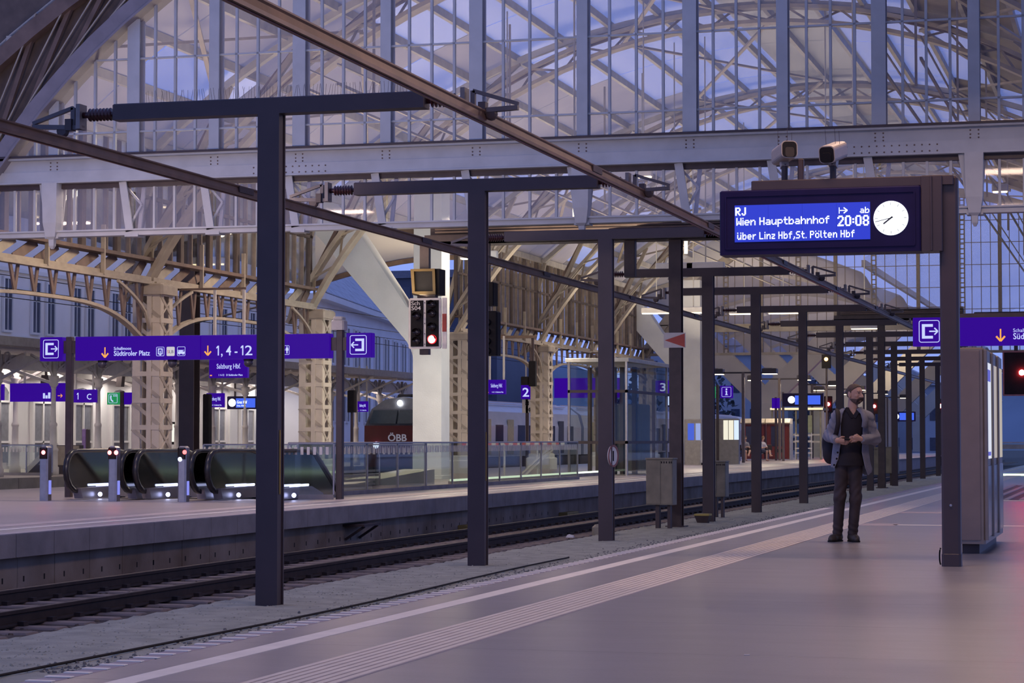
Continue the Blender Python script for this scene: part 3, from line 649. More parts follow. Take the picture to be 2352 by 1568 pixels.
for i, (x, y) in enumerate(((-9.06, 23.14), (-9.06, 31.2))):
    tag(obj('yellow_marker', G().box(x + .018, x + .024, y - .1, y + .1, .75, 1.5) if 0 else G().box(x + .011, x + .016, y - .03, y + .005, .55, 1.25), M('dull_yellow_strip', (.22, .15, .02), .6)), ['narrow yellow strip on the side of the nearest T-shaped post', 'narrow yellow strip on the side of the second T-shaped post'][i], 'marker')

# ------------------------------------------------------------------ departure board on its post
PB = M('maroon_brown_post', (.055, .034, .036), .45, 0, .1, 3)
dp = thing('display_post', 'dark brown square post with bracket arm, standing right of the man', 'post', (-1.665, 20.9, 0))
obj('shaft', G().rbox(-.083, .083, -.083, .083, 0, 3.54, .02), PB, dp)
obj('base_collar', G().rbox(-.087, .087, -.087, .087, 0, .13, .02), PB, dp)
obj('top_arm', G().rbox(-1.80, .05, -.12, .12, 3.46, 3.545, .008), PB, dp); obj('side_bracket', G().rbox(-.245, -.05, -.14, .14, 2.855, 3.545, .008).rbox(-.16, -.14, -.155, .155, 2.86, 3.54, .004), PB, dp)
obj('screw_cap', G().lathe([(.016, 0), (.012, .008), (.001, .01)], (0, -.083, .55), (0, -1, 0), 10), STEEL, dp)
obj('ring_handle', G().tube([(-.095 - .012 * math.sin(a), -.05, .09 + .075 * math.cos(a)) for a in np.linspace(0, PI, 9)], .008, 6), BLACK, dp)
NAVY = M('navy_housing', (.012, .006, .05), .5, 0, .1, 5, spec=.2)
bd = thing('departure_board', 'navy departure board with lit blue screen and round clock', 'display', (-3.755, 20.9, 2.855))
obj('housing', G().rbox(0, 1.848, -.16, .16, 0, .60, .012), NAVY, bd)
obj('bezel', frame2d(G(), .05, 1.80, .05, .555, .015, -.168, -.158, .02), NAVY, bd)
scn = obj('screen', G().box(.142, 1.392, -.166, -.158, .118, .46), EM('blue_screen', (.024, .042, .52), 1.0), bd)
for x in (.455, .77, 1.085): obj('screen_seam', G().box(x - .0015, x + .0015, -.1675, -.166, .118, .46), EM('screen_seam', (.016, .028, .38), 1.0), scn)
SCW = EM('screen_white', (.80, .88, 1.0), 1.3)
FY = -.172
DOTS = {'R': '####.|#...#|#...#|####.|#.#..|#..#.|#...#', 'J': '...#|...#|...#|...#|...#|#..#|.##.', 'W': '#...#|#...#|#...#|#.#.#|#.#.#|##.##|#...#', 'i': '#|.|#|#|#|#|#', 'e': '.....|.....|.###.|#...#|#####|#....|.###.', 'n': '.....|.....|#.##.|##..#|#...#|#...#|#...#', 'H': '#...#|#...#|#...#|#####|#...#|#...#|#...#', 'a': '.....|.....|.###.|....#|.####|#...#|.####', 'u': '.....|.....|#...#|#...#|#...#|#..##|.##.#', 'p': '.....|.....|####.|#...#|#...#|####.|#....|#....|#....', 't': '.#..|.#..|####|.#..|.#..|.#..|..##', 'b': '#....|#....|#.##.|##..#|#...#|#...#|####.', 'h': '#....|#....|#.##.|##..#|#...#|#...#|#...#', 'o': '.....|.....|.###.|#...#|#...#|#...#|.###.', 'f': '..##|.#..|####|.#..|.#..|.#..|.#..', 'ü': '#...#|.....|#...#|#...#|#...#|#..##|.##.#', 'r': '....|....|#.##|##..|#...|#...|#...', 'L': '#....|#....|#....|#....|#....|#....|#####', 'z': '....|....|####|...#|.##.|#...|####', ',': '..|..|..|..|..|.#|.#|#.', 'S': '.####|#....|#....|.###.|....#|....#|####.', '.': '.|.|.|.|.|.|#', 'P': '####.|#...#|#...#|####.|#....|#....|#....', 'ö': '#...#|.....|.###.|#...#|#...#|#...#|.###.', 'l': '#.|#.|#.|#.|#.|#.|.#', '2': '.###.|#...#|....#|...#.|..#..|.#...|#####', '0': '.###.|#...#|#...#|#...#|#...#|#...#|.###.', '8': '.###.|#...#|#...#|.###.|#...#|#...#|.###.', ':': '.|.|#|.|#|.|.'}
def dots(parent, s, x, y, z, h, w, bold=1.0):
    # dot-matrix lettering: one small block per lit dot; z is the base line, h the height of seven rows
    cells = []; cx = 0
    for ch in s:
        if ch == ' ': cx += 3; continue
        rows = DOTS[ch].split('|')
        for r, row in enumerate(rows):
            for q, v in enumerate(row):
                if v == '#': cells.append((cx + q, 7 - r))
        cx += len(rows[0]) + (1 if bold < 1.5 else 1.6)
    kx = w / (cx - 1); kz = h / 7; g = G(); e = .08 * bold
    for q, r in cells: g.box(x + (q - e) * kx, x + (q + 1 + e) * kx, y - .003, y, z + (r - 1 - .04) * kz, z + (r + .04) * kz)
    return obj('lettering', g, SCW, parent)
dots(bd, 'RJ', .152, FY, .364, .075, .100, 4.0); dots(bd, 'Wien Hauptbahnhof', .160, FY, .272, .070, .860)
dots(bd, 'über Linz Hbf,St. Pölten Hbf', .168, FY, .140, .066, 1.085, 1.6); dots(bd, 'ab', 1.300, FY, .358, .056, .085); dots(bd, '20:08', 1.098, FY, .243, .096, .288, 4.0)
obj('departure_arrow', G().box(1.108, 1.115, FY - .002, FY, .358, .415).box(1.118, 1.182, FY - .002, FY, .383, .391).bar((1.152, FY, .413), (1.186, FY, .387), .004, .01, (0, 0, 1)).bar((1.152, FY, .361), (1.186, FY, .387), .004, .01, (0, 0, 1)), SCW, bd)
cf = obj('clock_face', G().lathe([(.001, -.012), (.150, -.012), (.157, -.008), (.157, 0)], (1.58, -.158, .306), (0, 1, 0), 48), EM('clock_face', (.86, .93, 1.0), 1.8), bd)
CK = M('clock_black', (.05, .05, .07), .5)
for i in range(12):
    a = i * PI / 6; obj('hour_mark', G().bar((1.58 + .118 * math.sin(a), -.1715, .306 + .118 * math.cos(a)), (1.58 + .143 * math.sin(a), -.1715, .306 + .143 * math.cos(a)), .004, .003, (0, 1, 0)), CK, cf)
for a, L, w in ((math.radians(232), .085, .014), (math.radians(257), .145, .006)):
    obj('clock_hand', G().bar((1.58 - .02 * math.sin(a), -.175, .306 - .02 * math.cos(a)), (1.58 + L * math.sin(a), -.175, .306 + L * math.cos(a)), w, .003, (0, 1, 0)), CK, cf)
CAMW = M('camera_housing', (.40, .33, .29), .45, 0, .06, 8)
def cctv(lab, x, rz, tilt, front, zc):
    t = thing('surveillance_camera', lab, 'camera', (x, 20.9, 3.545), rz)
    obj('stem', G().cyl((0, 0, 0), (0, 0, zc - .1), .03, 10), DBROWN, t)
    def pt(px, py, pz): c, s = math.cos(tilt), math.sin(tilt); return (px, py * c - pz * s, zc + py * s + pz * c)
    R = lambda k, y: [pt(a * k, y, b * k) for a, b in rrect(-.075, .075, -.075, .085, .04)]
    obj('hood', G().rings([R(1, -.2), R(1, .22), R(.85, .26)]), CAMW, t)
    obj('front_shade', G().rings([R(.90, -.203), R(.88, -.209)]), BLACK, t); obj('front_window', G().rings([[(p[0], p[1], p[2] - .025) for p in R(.58, -.209)], [(p[0], p[1], p[2] - .025) for p in R(.56, -.214)]]), front, t)
    obj('swivel', G().bar((0, 0, zc - .13), (0, .05, zc - .02), .07, .07), CAMW, t)
    for dx, h in ((-.06, .14), (.03, .17), (.07, .12)): obj('bird_spike', G().cyl(pt(dx, 0, .08), pt(dx, 0, .08 + h), .002, 5), DBROWN, t)
cctv('surveillance camera with bright lens window, left one on the board arm', -3.17, .38, -.05, M('lens_glass', (.05, .04, .035), .5, spec=.15), .26)
cctv('surveillance camera with pale top and dark front, right one on the board arm', -2.72, -.16, .22, BLACK, .25)
tag(obj('camera_brace', G().rbox(-3.045, -2.99, 20.86, 20.94, 3.545, 3.75, .01), PB), 'short dark bracket standing beside the left camera stem', 'bracket')
# ------------------------------------------------------------------ poster case
VG = M('poster_case_frame', (.25, .20, .17), .38, .3, .08, 6)
vt = thing('poster_case', 'tall steel poster case behind the dark display post', 'display case', (-1.78, 23.15, 0))
obj('plinth', G().box(.03, .2, .1, 2.85, 0, .12), DBROWN, vt)
obj('body', G().rbox(0, .27, 0, 2.95, .10, 2.07, .02), VG, vt)
obj('end_panel', G().rbox(.015, .225, -.012, 0, .14, 2.04, .006), M('poster_case_end', (.22, .165, .145), .5, .1, .06, 6), vt)
MIR = M('polished_steel', (.42, .36, .33), .16, .9, .05, 8)
for i in range(3):
    y0 = .10 + i * .95
    p = obj('poster', G().box(.272, .278, y0, y0 + .82, .95, 1.93), EM('lit_poster_%d' % i, [(.60, .62, .68), (.36, .31, .27), (.40, .35, .27)][i], 1.0), vt)
    if i == 0: obj('poster_title', G().box(.278, .28, y0 + .05, y0 + .7, 1.74, 1.86), EM('poster_blue', (.1, .1, .45), 1.0), p); obj('poster_foot', G().box(.278, .28, y0 + .05, y0 + .7, .98, 1.02), EM('poster_blue', (.1, .1, .45), 1.0), p)
    else: obj('poster_title', G().box(.278, .28, y0, y0 + .2, 1.25, 1.7), EM('poster_violet', (.12, .08, .45), .8), p)
    obj('lower_panel', G().rbox(.268, .282, y0 - .03, y0 + .86, .16, .88, .004), MIR, vt)
    obj('frame_bar', G().rbox(.262, .30, y0 - .11, y0 - .04, .14, 2.05, .01), VG, vt)
# ------------------------------------------------------------------ blue signs
def arrow_down(g, x, z, s, y): return g.box(x - .012 * s, x + .012 * s, y - .003, y, z, z + .2 * s).bar((x, y, z), (x - .07 * s, y, z + .08 * s), .006, .03 * s, (0, 0, 1)).bar((x, y, z), (x + .07 * s, y, z + .08 * s), .006, .03 * s, (0, 0, 1))
def exit_picto(parent, x, z, flip, y, s=1.0):
    f = -1 if flip else 1
    obj('picto_frame', frame2d(G(), x - .17 * s, x + .17 * s, z - .185 * s, z + .185 * s, .012 * s, y - .003, y, .04 * s), SIGNW, parent)
    q = lambda a, b: (x + min(a * f, b * f) * s, x + max(a * f, b * f) * s)
    g = G(); g.box(*q(-.12, -.07), y - .003, y, z - .12 * s, z + .12 * s).box(*q(-.12, .06), y - .003, y, z + .075 * s, z + .12 * s).box(*q(-.12, .06), y - .003, y, z - .12 * s, z - .075 * s)
    g.box(*q(0, .13), y - .003, y, z - .011 * s, z + .011 * s).bar((x + .14 * f * s, y, z), (x + .085 * f * s, y, z + .055 * s), .006, .022 * s, (0, 0, 1)).bar((x + .14 * f * s, y, z), (x + .085 * f * s, y, z - .055 * s), .006, .022 * s, (0, 0, 1))
    obj('exit_pictogram', g, SIGNW, parent)
ls = thing('direction_sign', 'long blue direction sign over the escalators between two dark posts', 'sign', (-20.5, 41.0, 0))
for a, zt in ((-.01, 3.18), (5.69, 3.24)): obj('post', G().rbox(a - .065, a + .065, -.06, .06, 0, zt, .01), DBROWN, ls)
obj('link_bar', G().box(-.15, .2, -.04, .04, 2.85, 3.1).box(5.5, 5.85, -.04, .04, 2.85, 3.1), DBROWN, ls)
ebl = obj('exit_sign_left', G().rbox(-.62, -.13, -.1, .1, 2.70, 3.175, .01), SIGNB, ls); exit_picto(ebl, -.375, 2.94, False, -.101)
obj('sign_segment', G().rbox(.155, 2.83, -.1, .1, 2.703, 3.175, .008), SIGNB, ls)
obj('sign_segment', G().rbox(2.842, 5.515, -.1, .1, 2.703, 3.175, .008), SIGNB, ls)
ebr = obj('exit_sign_right', G().rbox(5.845, 6.36, -.1, .1, 2.71, 3.18, .01), SIGNB, ls); exit_picto(ebr, 6.09, 2.95, True, -.101)
obj('orange_arrow', arrow_down(G(), .80, 2.76, 1.0, -.101), SIGNO, ls); obj('orange_arrow', arrow_down(G(), 2.99, 2.78, .95, -.101), SIGNO, ls)
text(ls, 'Schallmoos', .99, -.103, 2.905, .085, SIGNW, .37); text(ls, 'Südtiroler Platz', .99, -.103, 2.79, .14, SIGNW, .77, bold=.001)
def one(parent, x, y, z, h, m=SIGNW):
    return obj('figure_one', G().box(x + .16 * h, x + .28 * h, y - .004, y, z, z + h).xz([(x + .16 * h, z + h), (x, z + .84 * h), (x, z + .70 * h), (x + .16 * h, z + .80 * h)], y - .004, y), m, parent)
one(ls, 3.17, -.102, 2.775, .19); text(ls, ', 4 -', 3.26, -.103, 2.775, .27, SIGNW, .34, bold=.001); one(ls, 3.68, -.102, 2.775, .19); text(ls, '2', 3.76, -.103, 2.775, .27, SIGNW, .15, bold=.001)
def picto_box(x, kind):
    f = obj('picto_frame', frame2d(G(), x - .085, x + .085, 2.775, 2.955, .008, -.104, -.101, .02), SIGNW, ls)
    g = G(); y0, y1 = -.106, -.103
    if kind == 'gate': g.box(x - .05, x - .03, y0, y1, 2.81, 2.92).box(x + .03, x + .05, y0, y1, 2.81, 2.92).box(x - .05, x + .05, y0, y1, 2.905, 2.925).box(x - .008, x + .008, y0, y1, 2.795, 2.88).bar((x, y1, 2.79), (x - .03, y1, 2.825), .004, .014, (0, 0, 1)).bar((x, y1, 2.79), (x + .03, y1, 2.825), .004, .014, (0, 0, 1))
    if kind == 'bus': g.box(x - .07, x + .07, y0, y1, 2.815, 2.86).box(x - .07, x - .06, y0, y1, 2.86, 2.88).box(x - .045, x - .005, y0, y1, 2.862, 2.88).box(x + .0, x + .03, y0, y1, 2.862, 2.88).box(x - .07, x + .06, y0, y1, 2.88, 2.89).cyl((x - .04, y1, 2.812), (x - .04, y0, 2.812), .014, 10).cyl((x + .04, y1, 2.812), (x + .04, y0, 2.812), .014, 10)
    if kind == 'wc':
        for d in (-.035, .038): g.cyl((x + d, y1, 2.925), (x + d, y0, 2.925), .012, 10); g.xz([(x + d - .022, 2.91), (x + d + .022, 2.91), (x + d + .03, 2.86), (x + d + .012, 2.85), (x + d + .012, 2.80), (x + d - .012, 2.80), (x + d - .012, 2.85), (x + d - .03, 2.86)], y0, y1)
    if g.v: obj('pictogram', g, SIGNW, f)
    return f
picto_box(1.985, 'gate'); picto_box(2.43, 'bus'); picto_box(4.6, 'wc'); picto_box(4.35, 'none')
sl_ = obj('white_tile', G().xz(rrect(2.12, 2.29, 2.775, 2.955, .02), -.105, -.101), EM('sign_tile', (.5, .48, .52), 1.0), ls)
text(sl_, 'S', 2.135, -.107, 2.83, .085, EM('tile_red', (.4, .08, .08), 1.0), .035); text(sl_, 'LB', 2.175, -.107, 2.83, .085, EM('tile_grey', (.10, .10, .13), 1.0), .085)
for i, x in enumerate((-19.8, -18.3, -16.7)):
    dc = thing('dome_camera', 'small dark dome under the long blue sign, %s from the left' % ORD[i], 'camera', (x, 41.0, 2.70), 0, 'dome cameras under the long sign')
    obj('dome', G().lathe([(.001, -.16), (.06, -.14), (.09, -.09), (.085, -.03), (.06, 0)], n=14), M('dome_plastic', (.06, .05, .06), .2), dc, True); obj('mount', G().cyl((0, 0, -.03), (0, 0, .004), .095, 14), BLACK, dc)
bx = thing('beacon_box', 'pale box on top of the right post of the long blue sign', 'speaker', (-14.83, 41.0, 3.24)); obj('case', G().rbox(-.13, .13, -.12, .12, 0, .2, .03).rbox(-.1, .1, -.1, .1, .2, .26, .02), M('pale_plastic', (.5, .45, .4), .5), bx)
rs2 = thing('direction_sign', 'blue direction sign cut by the right edge of the picture', 'sign', (-3.02, 38.0, 0))
obj('post', G().rbox(-.06, .06, -.06, .06, 0, 3.25, .01).rbox(3.6, 3.72, -.06, .06, 0, 3.25, .01), DBROWN, rs2); obj('beam', G().box(-.06, 3.7, -.05, .05, 3.14, 3.22), DBROWN, rs2)
e2 = obj('exit_sign', G().rbox(-.61, -.07, -.1, .1, 2.685, 3.16, .01), SIGNB, rs2); exit_picto(e2, -.34, 2.93, False, -.101)
obj('sign_segment', G().rbox(.15, 3.5, -.1, .1, 2.685, 3.15, .008), SIGNB, rs2)
obj('orange_arrow', arrow_down(G(), .815, 2.755, 1.0, -.101), SIGNO, rs2)
text(rs2, 'Schallmoos', 1.015, -.103, 2.90, .085, SIGNW, .37); text(rs2, 'Südtiroler Platz', 1.015, -.103, 2.785, .14, SIGNW, .77, bold=.001)
cb = thing('canopy_beam', 'dark canopy beam behind the blue sign at the right picture edge', 'beam', (-4.3, 62, 0))
obj('beam', G().rbox(0, 6, -.12, .12, 4.42, 4.56, .02), DBROWN, cb); obj('column', G().rbox(5.8, 6.0, -.1, .1, 0, 4.42, .01), DBROWN, cb)
rh = thing('signal_light', 'signal with a red lamp hanging at the right edge of the picture', 'signal', (-3.55, 61.8, 2.3)); obj('hanger', G().box(.3, .4, .05, .12, 1.2, 2.1), DBROWN, rh)
obj('frame', frame2d(G(), 0, .7, 0, 1.2, .04, -.02, .03, .03), M('maroon_frame', (.3, .12, .12), .5), rh); obj('lamp_panel', G().box(.04, .66, -.01, .02, .04, 1.16), BLACK, rh); obj('lens', G().lathe([(.001, -.05), (.06, -.045), (.075, 0)], (.50, -.01, .62), (0, 1, 0), 16), REDS, rh, True)
obj('arm', G().box(.3, .4, -.16, .12, 2.1, 2.2), DBROWN, rh)
gr = thing('stair_parapet', 'glass stair parapet with a lit base at the right edge of the picture', 'railing', (-4.6, 73, 0))
for i in range(4): obj('glass_panel', G().box(.02 + 1.2 * i, 1.18 + 1.2 * i, -.008, .008, .10, 1.02), GLASSR, gr); obj('stripe_band', G().box(.02 + 1.2 * i, 1.18 + 1.2 * i, -.012, -.009, .84, .98), M('frosted_band', (.3, .28, .26), .6), gr)
obj('handrail', G().box(0, 4.8, -.03, .03, 1.02, 1.06), STEEL, gr); obj('lit_base', G().box(0, 4.8, -.05, .05, 0, .06), EM('green_white_strip', (.75, 1.0, .6), 1.6), gr)
tf = thing('ribbed_mat', 'dark ribbed floor grating at the right edge of the picture', 'grating', (-3.1, 43.2, 0))
obj('mat', G().box(0, 5, 0, 14, .001, .012), DBROWN, tf); obj('pale_border', G().box(-.05, 5, -.12, 0, .001, .014), LINEW, tf)
for i in range(15): obj('rib', G().box(.05 + .28 * i, .14 + .28 * i, .05, 14, .012, .03), TACT, tf)
# ------------------------------------------------------------------ escalators
RUB = M('black_rubber', (.012, .010, .012), .28, 0, .1, 8)
DGL = GL('smoked_glass', (.012, .008, .009), .02, .08)
esc = thing('escalator', 'first escalator from the left, with a lit kick strip', 'escalator', (-19.5, 38.85, 0), 0, 'escalators down to the passage')
def esc_parts(t):
    ST = M('escalator_steel', (.30, .29, .33), .35, .6, .06, 8)
    for x in (0.0, 1.12):
        pth = [(.42, .16), (.30, .19), (.16, .27), (.05, .40), (0, .56), (.04, .72), (.13, .84), (.26, .905), (.42, .93), (2.2, .93), (2.7, .86), (6.0, -1.05)]
        obj('handrail', G().path([(x, a, b) for a, b in pth], .095, .07, (1, 0, 0)), RUB, t, True)
        obj('balustrade', G().yz([(a * .96 + .03, .17 + (b - .16) * .965) for a, b in pth] + [(6.0, -1.6), (2.6, -.1), (2.2, .14), (.5, .14)], x - .008, x + .008), DGL, t)
        obj('newel_trim', G().path([(x, a + .045, b) for a, b in pth[1:10]], .04, .02, (1, 0, 0)), STEEL, t, True)
        obj('skirt', G().yz([(.55, .02), (.45, .22), (2.3, .24), (2.9, .10), (6.2, -1.8), (6.2, -2.2), (2.4, .02)], x - .09, x + .09), ST, t)
        obj('light_strip', G().box(x + .095, x + .105, 1.1, 2.1, .255, .285).box(x + .088, x + .097, 1.1, 2.1, .245, .29), BLUEL, t)
        obj('comb_lamp', G().lathe([(.001, -.03), (.04, -.02), (.045, 0)], (x + .18, 1.1, .09), (0, 1, 0), 12), BLUEL, t)
    obj('comb_plate', G().box(.1, 1.02, .0, 1.3, -.001, .008), STEEL, t)
    g = G()
    for i in range(12): g.box(.1, 1.02, 1.3 + .4 * i, 1.7 + .4 * i, -.3 - .2 * max(i - 1, 0), .0 - .2 * max(i - 1, 0))
    obj('steps', g, M('step_metal', (.06, .05, .06), .5, .3), t)
esc_parts(esc)
dup(esc, (-18.13, 38.95, 0), 'middle escalator, between the second and third sensor posts'); dup(esc, (-16.72, 39.05, 0), 'third escalator from the left, partly behind the nearest T-shaped post')
def sensor(lab, x, lamp_m, zs):
    t = thing('sensor_post', lab, 'post', (x, 38.55, 0), 0, 'escalator sensor posts')
    obj('body', G().rbox(-.085, .085, -.1, .1, 0, 1.02, .03), STEEL, t)
    obj('head', G().rbox(-.075, .075, -.104, -.09, .78, 1.0, .02), BLACK, t)
    for dx, z, m in zs: obj('lamp', G().lathe([(.001, -.03), (.03, -.024), (.042, 0)], (dx, -.1, z), (0, 1, 0), 14), m, t, True)
    obj('side_light', G().rbox(.086, .094, -.05, .05, .12, .38, .004), EM('dim_blue_light', (.22, .24, .75), 1.0), t)
sensor('leftmost steel sensor post with a single red lamp', -19.76, REDL, [(0, .90, REDL)])
sensor('steel sensor post with two red lamps between the first two escalators', -18.36, REDL, [(-.05, .90, REDL), (.08, .90, REDL)])
sensor('steel sensor post with a white lamp below a red one, right of the middle escalator', -16.97, BLUEL, [(-.03, .78, BLUEL), (.06, .91, EM('small_red', (1, .1, .1), 4))])
tag(obj('floor_trim', G().box(-21.5, -13.9, 38.2, 38.32, .001, .005), STEEL), 'steel trim line in the island paving before the escalators', 'floor trim')
# ------------------------------------------------------------------ glass railings
def railing(lab, x0, y0, x1, y1, n, z=1.09, band=True, parent=None):
    t = thing('glass_railing', lab, 'railing', (x0, y0, 0), math.atan2(y1 - y0, x1 - x0)); L = math.hypot(x1 - x0, y1 - y0); w = L / n
    obj('top_rail', G().rbox(0, L, -.03, .03, z - .035, z, .01), STEEL, t); obj('curb', G().box(0, L, -.06, .06, 0, .09), CONCD, t)
    for i in range(n):
        p = obj('glass_panel', G().box(i * w + .015, (i + 1) * w - .015, -.008, .008, .09, z - .035), GLASSR, t)
    for i in range(n + 1): obj('upright', G().box(i * w - .015, i * w + .015, -.02, .02, .09, z - .03), STEEL, t)
    if band:
        g = G(); k = int(L / .12)
        for i in range(k): g.box(i * .12, i * .12 + .055, -.012, -.009, z - .24, z - .09)
        stuff(obj('stripe_band', g, M('white_film', (.62, .58, .54), .6), t))
    return t
railing('glass railing with a striped band running along the island platform edge side', -15.75, 41.2, -15.6, 63.2, 11)
railing('glass railing with a striped band across the back of the escalators', -21.2, 49.3, -15.75, 49.3, 5, 1.04)
railing('short glass railing closing the front end beside the fourth balustrade', -15.72, 40.6, -14.9, 40.9, 1)
st = thing('stair_flank', 'sunken stair flank with pale stripes behind the glass railing', 'stair', (-17.4, 46, 0))
obj('flank', G().yz([(0, .02), (8, .02), (8, .4), (0, .06)], -.4, .4), CONC, st)
for i in range(4): obj('pale_stripe', G().box(.41, .45, .4, 3.6, .1 + .1 * i, .15 + .1 * i), GREYW, st)
lb = thing('light_line', 'pale green glowing floor line behind the glass railing', 'lamp', (-16.6, 54, 0)); obj('strip', G().box(0, .08, 0, 17, .10, .15), EM('pale_green_strip', (.8, .95, .75), 1.3), lb); obj('holder', G().box(-.05, .13, 0, 17, 0, .10), CONCD, lb)
# ------------------------------------------------------------------ Y columns
def ycol(lab, x, y):
    t = thing('branching_column', lab, 'column', (x, y, 0))
    poly = [(-.43, 0), (.43, 0), (.43, 8.2), (-.40, 8.2), (-.40, 5.05), (-.50, 4.93), (-.62, 4.95), (-1.9, 6.85), (-2.9, 8.2), (-4.6, 8.2), (-3.3, 7.0), (-.62, 3.95), (-.50, 3.75), (-.43, 3.45)]
    v0 = lambda p: (p[0], -.4, p[1]); g = G(); n = len(poly)
    # two convex-ish pieces: trunk and arm
    g.xz([(-.43, 0), (.43, 0), (.43, 8.4), (-.40, 8.4), (-.43, 3.45)], -.4, .4)
    obj('trunk', g, CONC, t); obj('branch', G().xz([(-.42, 3.45), (-.41, 5.05), (-.50, 4.93), (-.62, 4.95), (-1.9, 6.85), (-3.3, 8.75), (-5.3, 8.75), (-3.3, 7.0), (-.62, 3.95), (-.50, 3.75)], -.38, .38), CONC, t)
    obj('base_cover', G().rbox(-.47, .47, -.44, .44, 0, .12, .02), CONC, t)
ycol('pale concrete branching pillar behind the red-lit signal', -19.75, 62.4); ycol('pale concrete branching pillar beside the red arrowhead plate', -19.75, 102.0)
# ------------------------------------------------------------------ glass lift
lf = thing('glass_lift', 'glass lift shaft with a pale flat roof on the island platform', 'lift', (-17.6, 70, 0))
LX, LY, LZ = 1.95, 6.4, 3.72
for x in (.04, LX - .04):
    for y in (.04, LY - .04): obj('corner_post', G().rbox(x - .04, x + .04, y - .04, y + .04, 0, LZ - .1, .01), STEEL, lf)
obj('roof', G().rbox(-.06, LX + .06, -.06, LY + .06, LZ - .12, LZ, .01), M('lift_roof', (.5, .48, .44), .5), lf)
for z in (1.0, 2.62): obj('cross_rail', G().box(0, LX, 0, .08, z, z + .09).box(LX - .08, LX, 0, LY, z, z + .09), DBROWN, lf)
for z0, z1 in ((.02, 1.0), (1.09, 2.62), (2.71, LZ - .12)):
    obj('glass_panel', G().box(.08, LX - .08, .03, .045, z0, z1), GLASSR, lf)
    for k in range(3): obj('glass_panel', G().box(LX - .045, LX - .03, .1 + k * 2.1, .1 + k * 2.1 + 2.05, z0, z1), GLASSR, lf)
for x, w in ((.12, .1), (.38, .16), (.72, .34), (1.2, .12), (1.6, .14)): obj('guide_mast', G().rbox(x, x + w, 2.2, 2.45, 0, 3.5, .01), DBROWN, lf)
obj('lift_cabin', G().rbox(1.0, 1.75, 2.6, 4.4, .1, 2.3, .03), M('cabin_metal', (.3, .27, .22), .4, .4), lf)
rp_ = thing('site_barrier', 'light metal barrier with red and white tape left of the glass lift', 'barrier', (-17.0, 64.0, 0))
TAPE = [M('tape_red', (.5, .1, .1), .5), M('tape_white', (.6, .55, .52), .5)]
for i in range(24): obj('tape_piece', G().box(-2.3 + .13 * i, -2.3 + .13 * i + .128, -.01, .01, .96, 1.05), TAPE[i % 2], rp_)
for x in (-1.6, -1.0, -.5, 0): obj('upright', G().cyl((x, 0, 0), (x, 0, 1.0), .03, 10), GREYW, rp_)
obj('slanted_bar', G().bar((-.55, -.1, .05), (.35, -.1, .85), .05), GREYW, rp_); obj('slanted_bar', G().bar((-.40, -.1, .05), (.5, -.1, .85), .05), GREYW, rp_)
# ------------------------------------------------------------------ membrane canopy between hall and station building
MEM = M('membrane_fabric', (.62, .57, .50), .6, 0, .05, .5)
_n = MEM.node_tree.nodes; _l = MEM.node_tree.links; _tr = _n.new('ShaderNodeBsdfTranslucent'); _mx = _n.new('ShaderNodeMixShader'); _tr.inputs[0].default_value = (.8, .8, .8, 1); _mx.inputs[0].default_value = .35
_l.new(_n['Principled BSDF'].outputs[0], _mx.inputs[1]); _l.new(_tr.outputs[0], _mx.inputs[2]); _l.new(_mx.outputs[0], _n['Material Output'].inputs[0])
mc = thing('membrane_canopy', 'pale fabric canopy vault behind the arcade with small ceiling lamps', 'canopy', (0, 0, 0))
zv = lambda x, y: 8.3 + 1.2 * math.sin(max(0, min(1, (-22.6 - x) / 13.4)) * PI) - .25 * math.cos((y - 42) / 17.7 * 2 * PI)
def sheet(fz, x0, x1, nx, y0, y1, ny, th=.04):
    g = G(); P = [[(x0 + (x1 - x0) * i / nx, y0 + (y1 - y0) * j / ny) for i in range(nx + 1)] for j in range(ny + 1)]
    v = [(x, y, fz(x, y)) for r in P for x, y in r]; f = []
    N = nx + 1
    for j in range(ny):
        for i in range(nx): f.append((j * N + i, (j + 1) * N + i, (j + 1) * N + i + 1, j * N + i + 1))
    k = len(v); v2 = [(x, y, z + th) for x, y, z in v]; f2 = [tuple(reversed([q + k for q in a])) for a in f]
    b = [(i, i + 1) for i in range(nx)] + [(ny * N + i + 1, ny * N + i) for i in range(nx)] + [((j + 1) * N, j * N) for j in range(ny)] + [(j * N + nx, (j + 1) * N + nx) for j in range(ny)]
    g.v = v + v2; g.f = f + f2 + [(a, c, c + k, a + k) for a, c in b]; return g
obj('membrane', sheet(zv, -36.0, -22.6, 18, 40, 96, 40), MEM, mc, True)
for y in (42, 60, 78, 95): obj('canopy_rib', G().path([(x, y, zv(x, y) - .12) for x in np.linspace(-22.8, -35.8, 16)], .25, .2, (0, 1, 0)), HALLD, mc)
for i, (x, y) in enumerate(((-26.2, 73.2), (-26.4, 77.7), (-26.5, 81.6), (-27.2, 79.0), (-27.9, 83.0), (-26.8, 75.6))):  # fourth and fifth stand in for bright reflection streaks, not lamps
    t = thing('ceiling_lamp_and_streak', 'bright spot in a set of lamps and reflection streaks under the fabric canopy, %s of six' % ORD[i], 'lamp', (x, y, zv(x, y) - .22), 0, 'canopy ceiling lamps'); obj('case', G().rbox(-.22, .22, -.1, .1, 0, .26, .02), GREYW, t); obj('diffuser', G().box(-.2, .2, -.09, .09, -.03, 0), WHITEL, t)
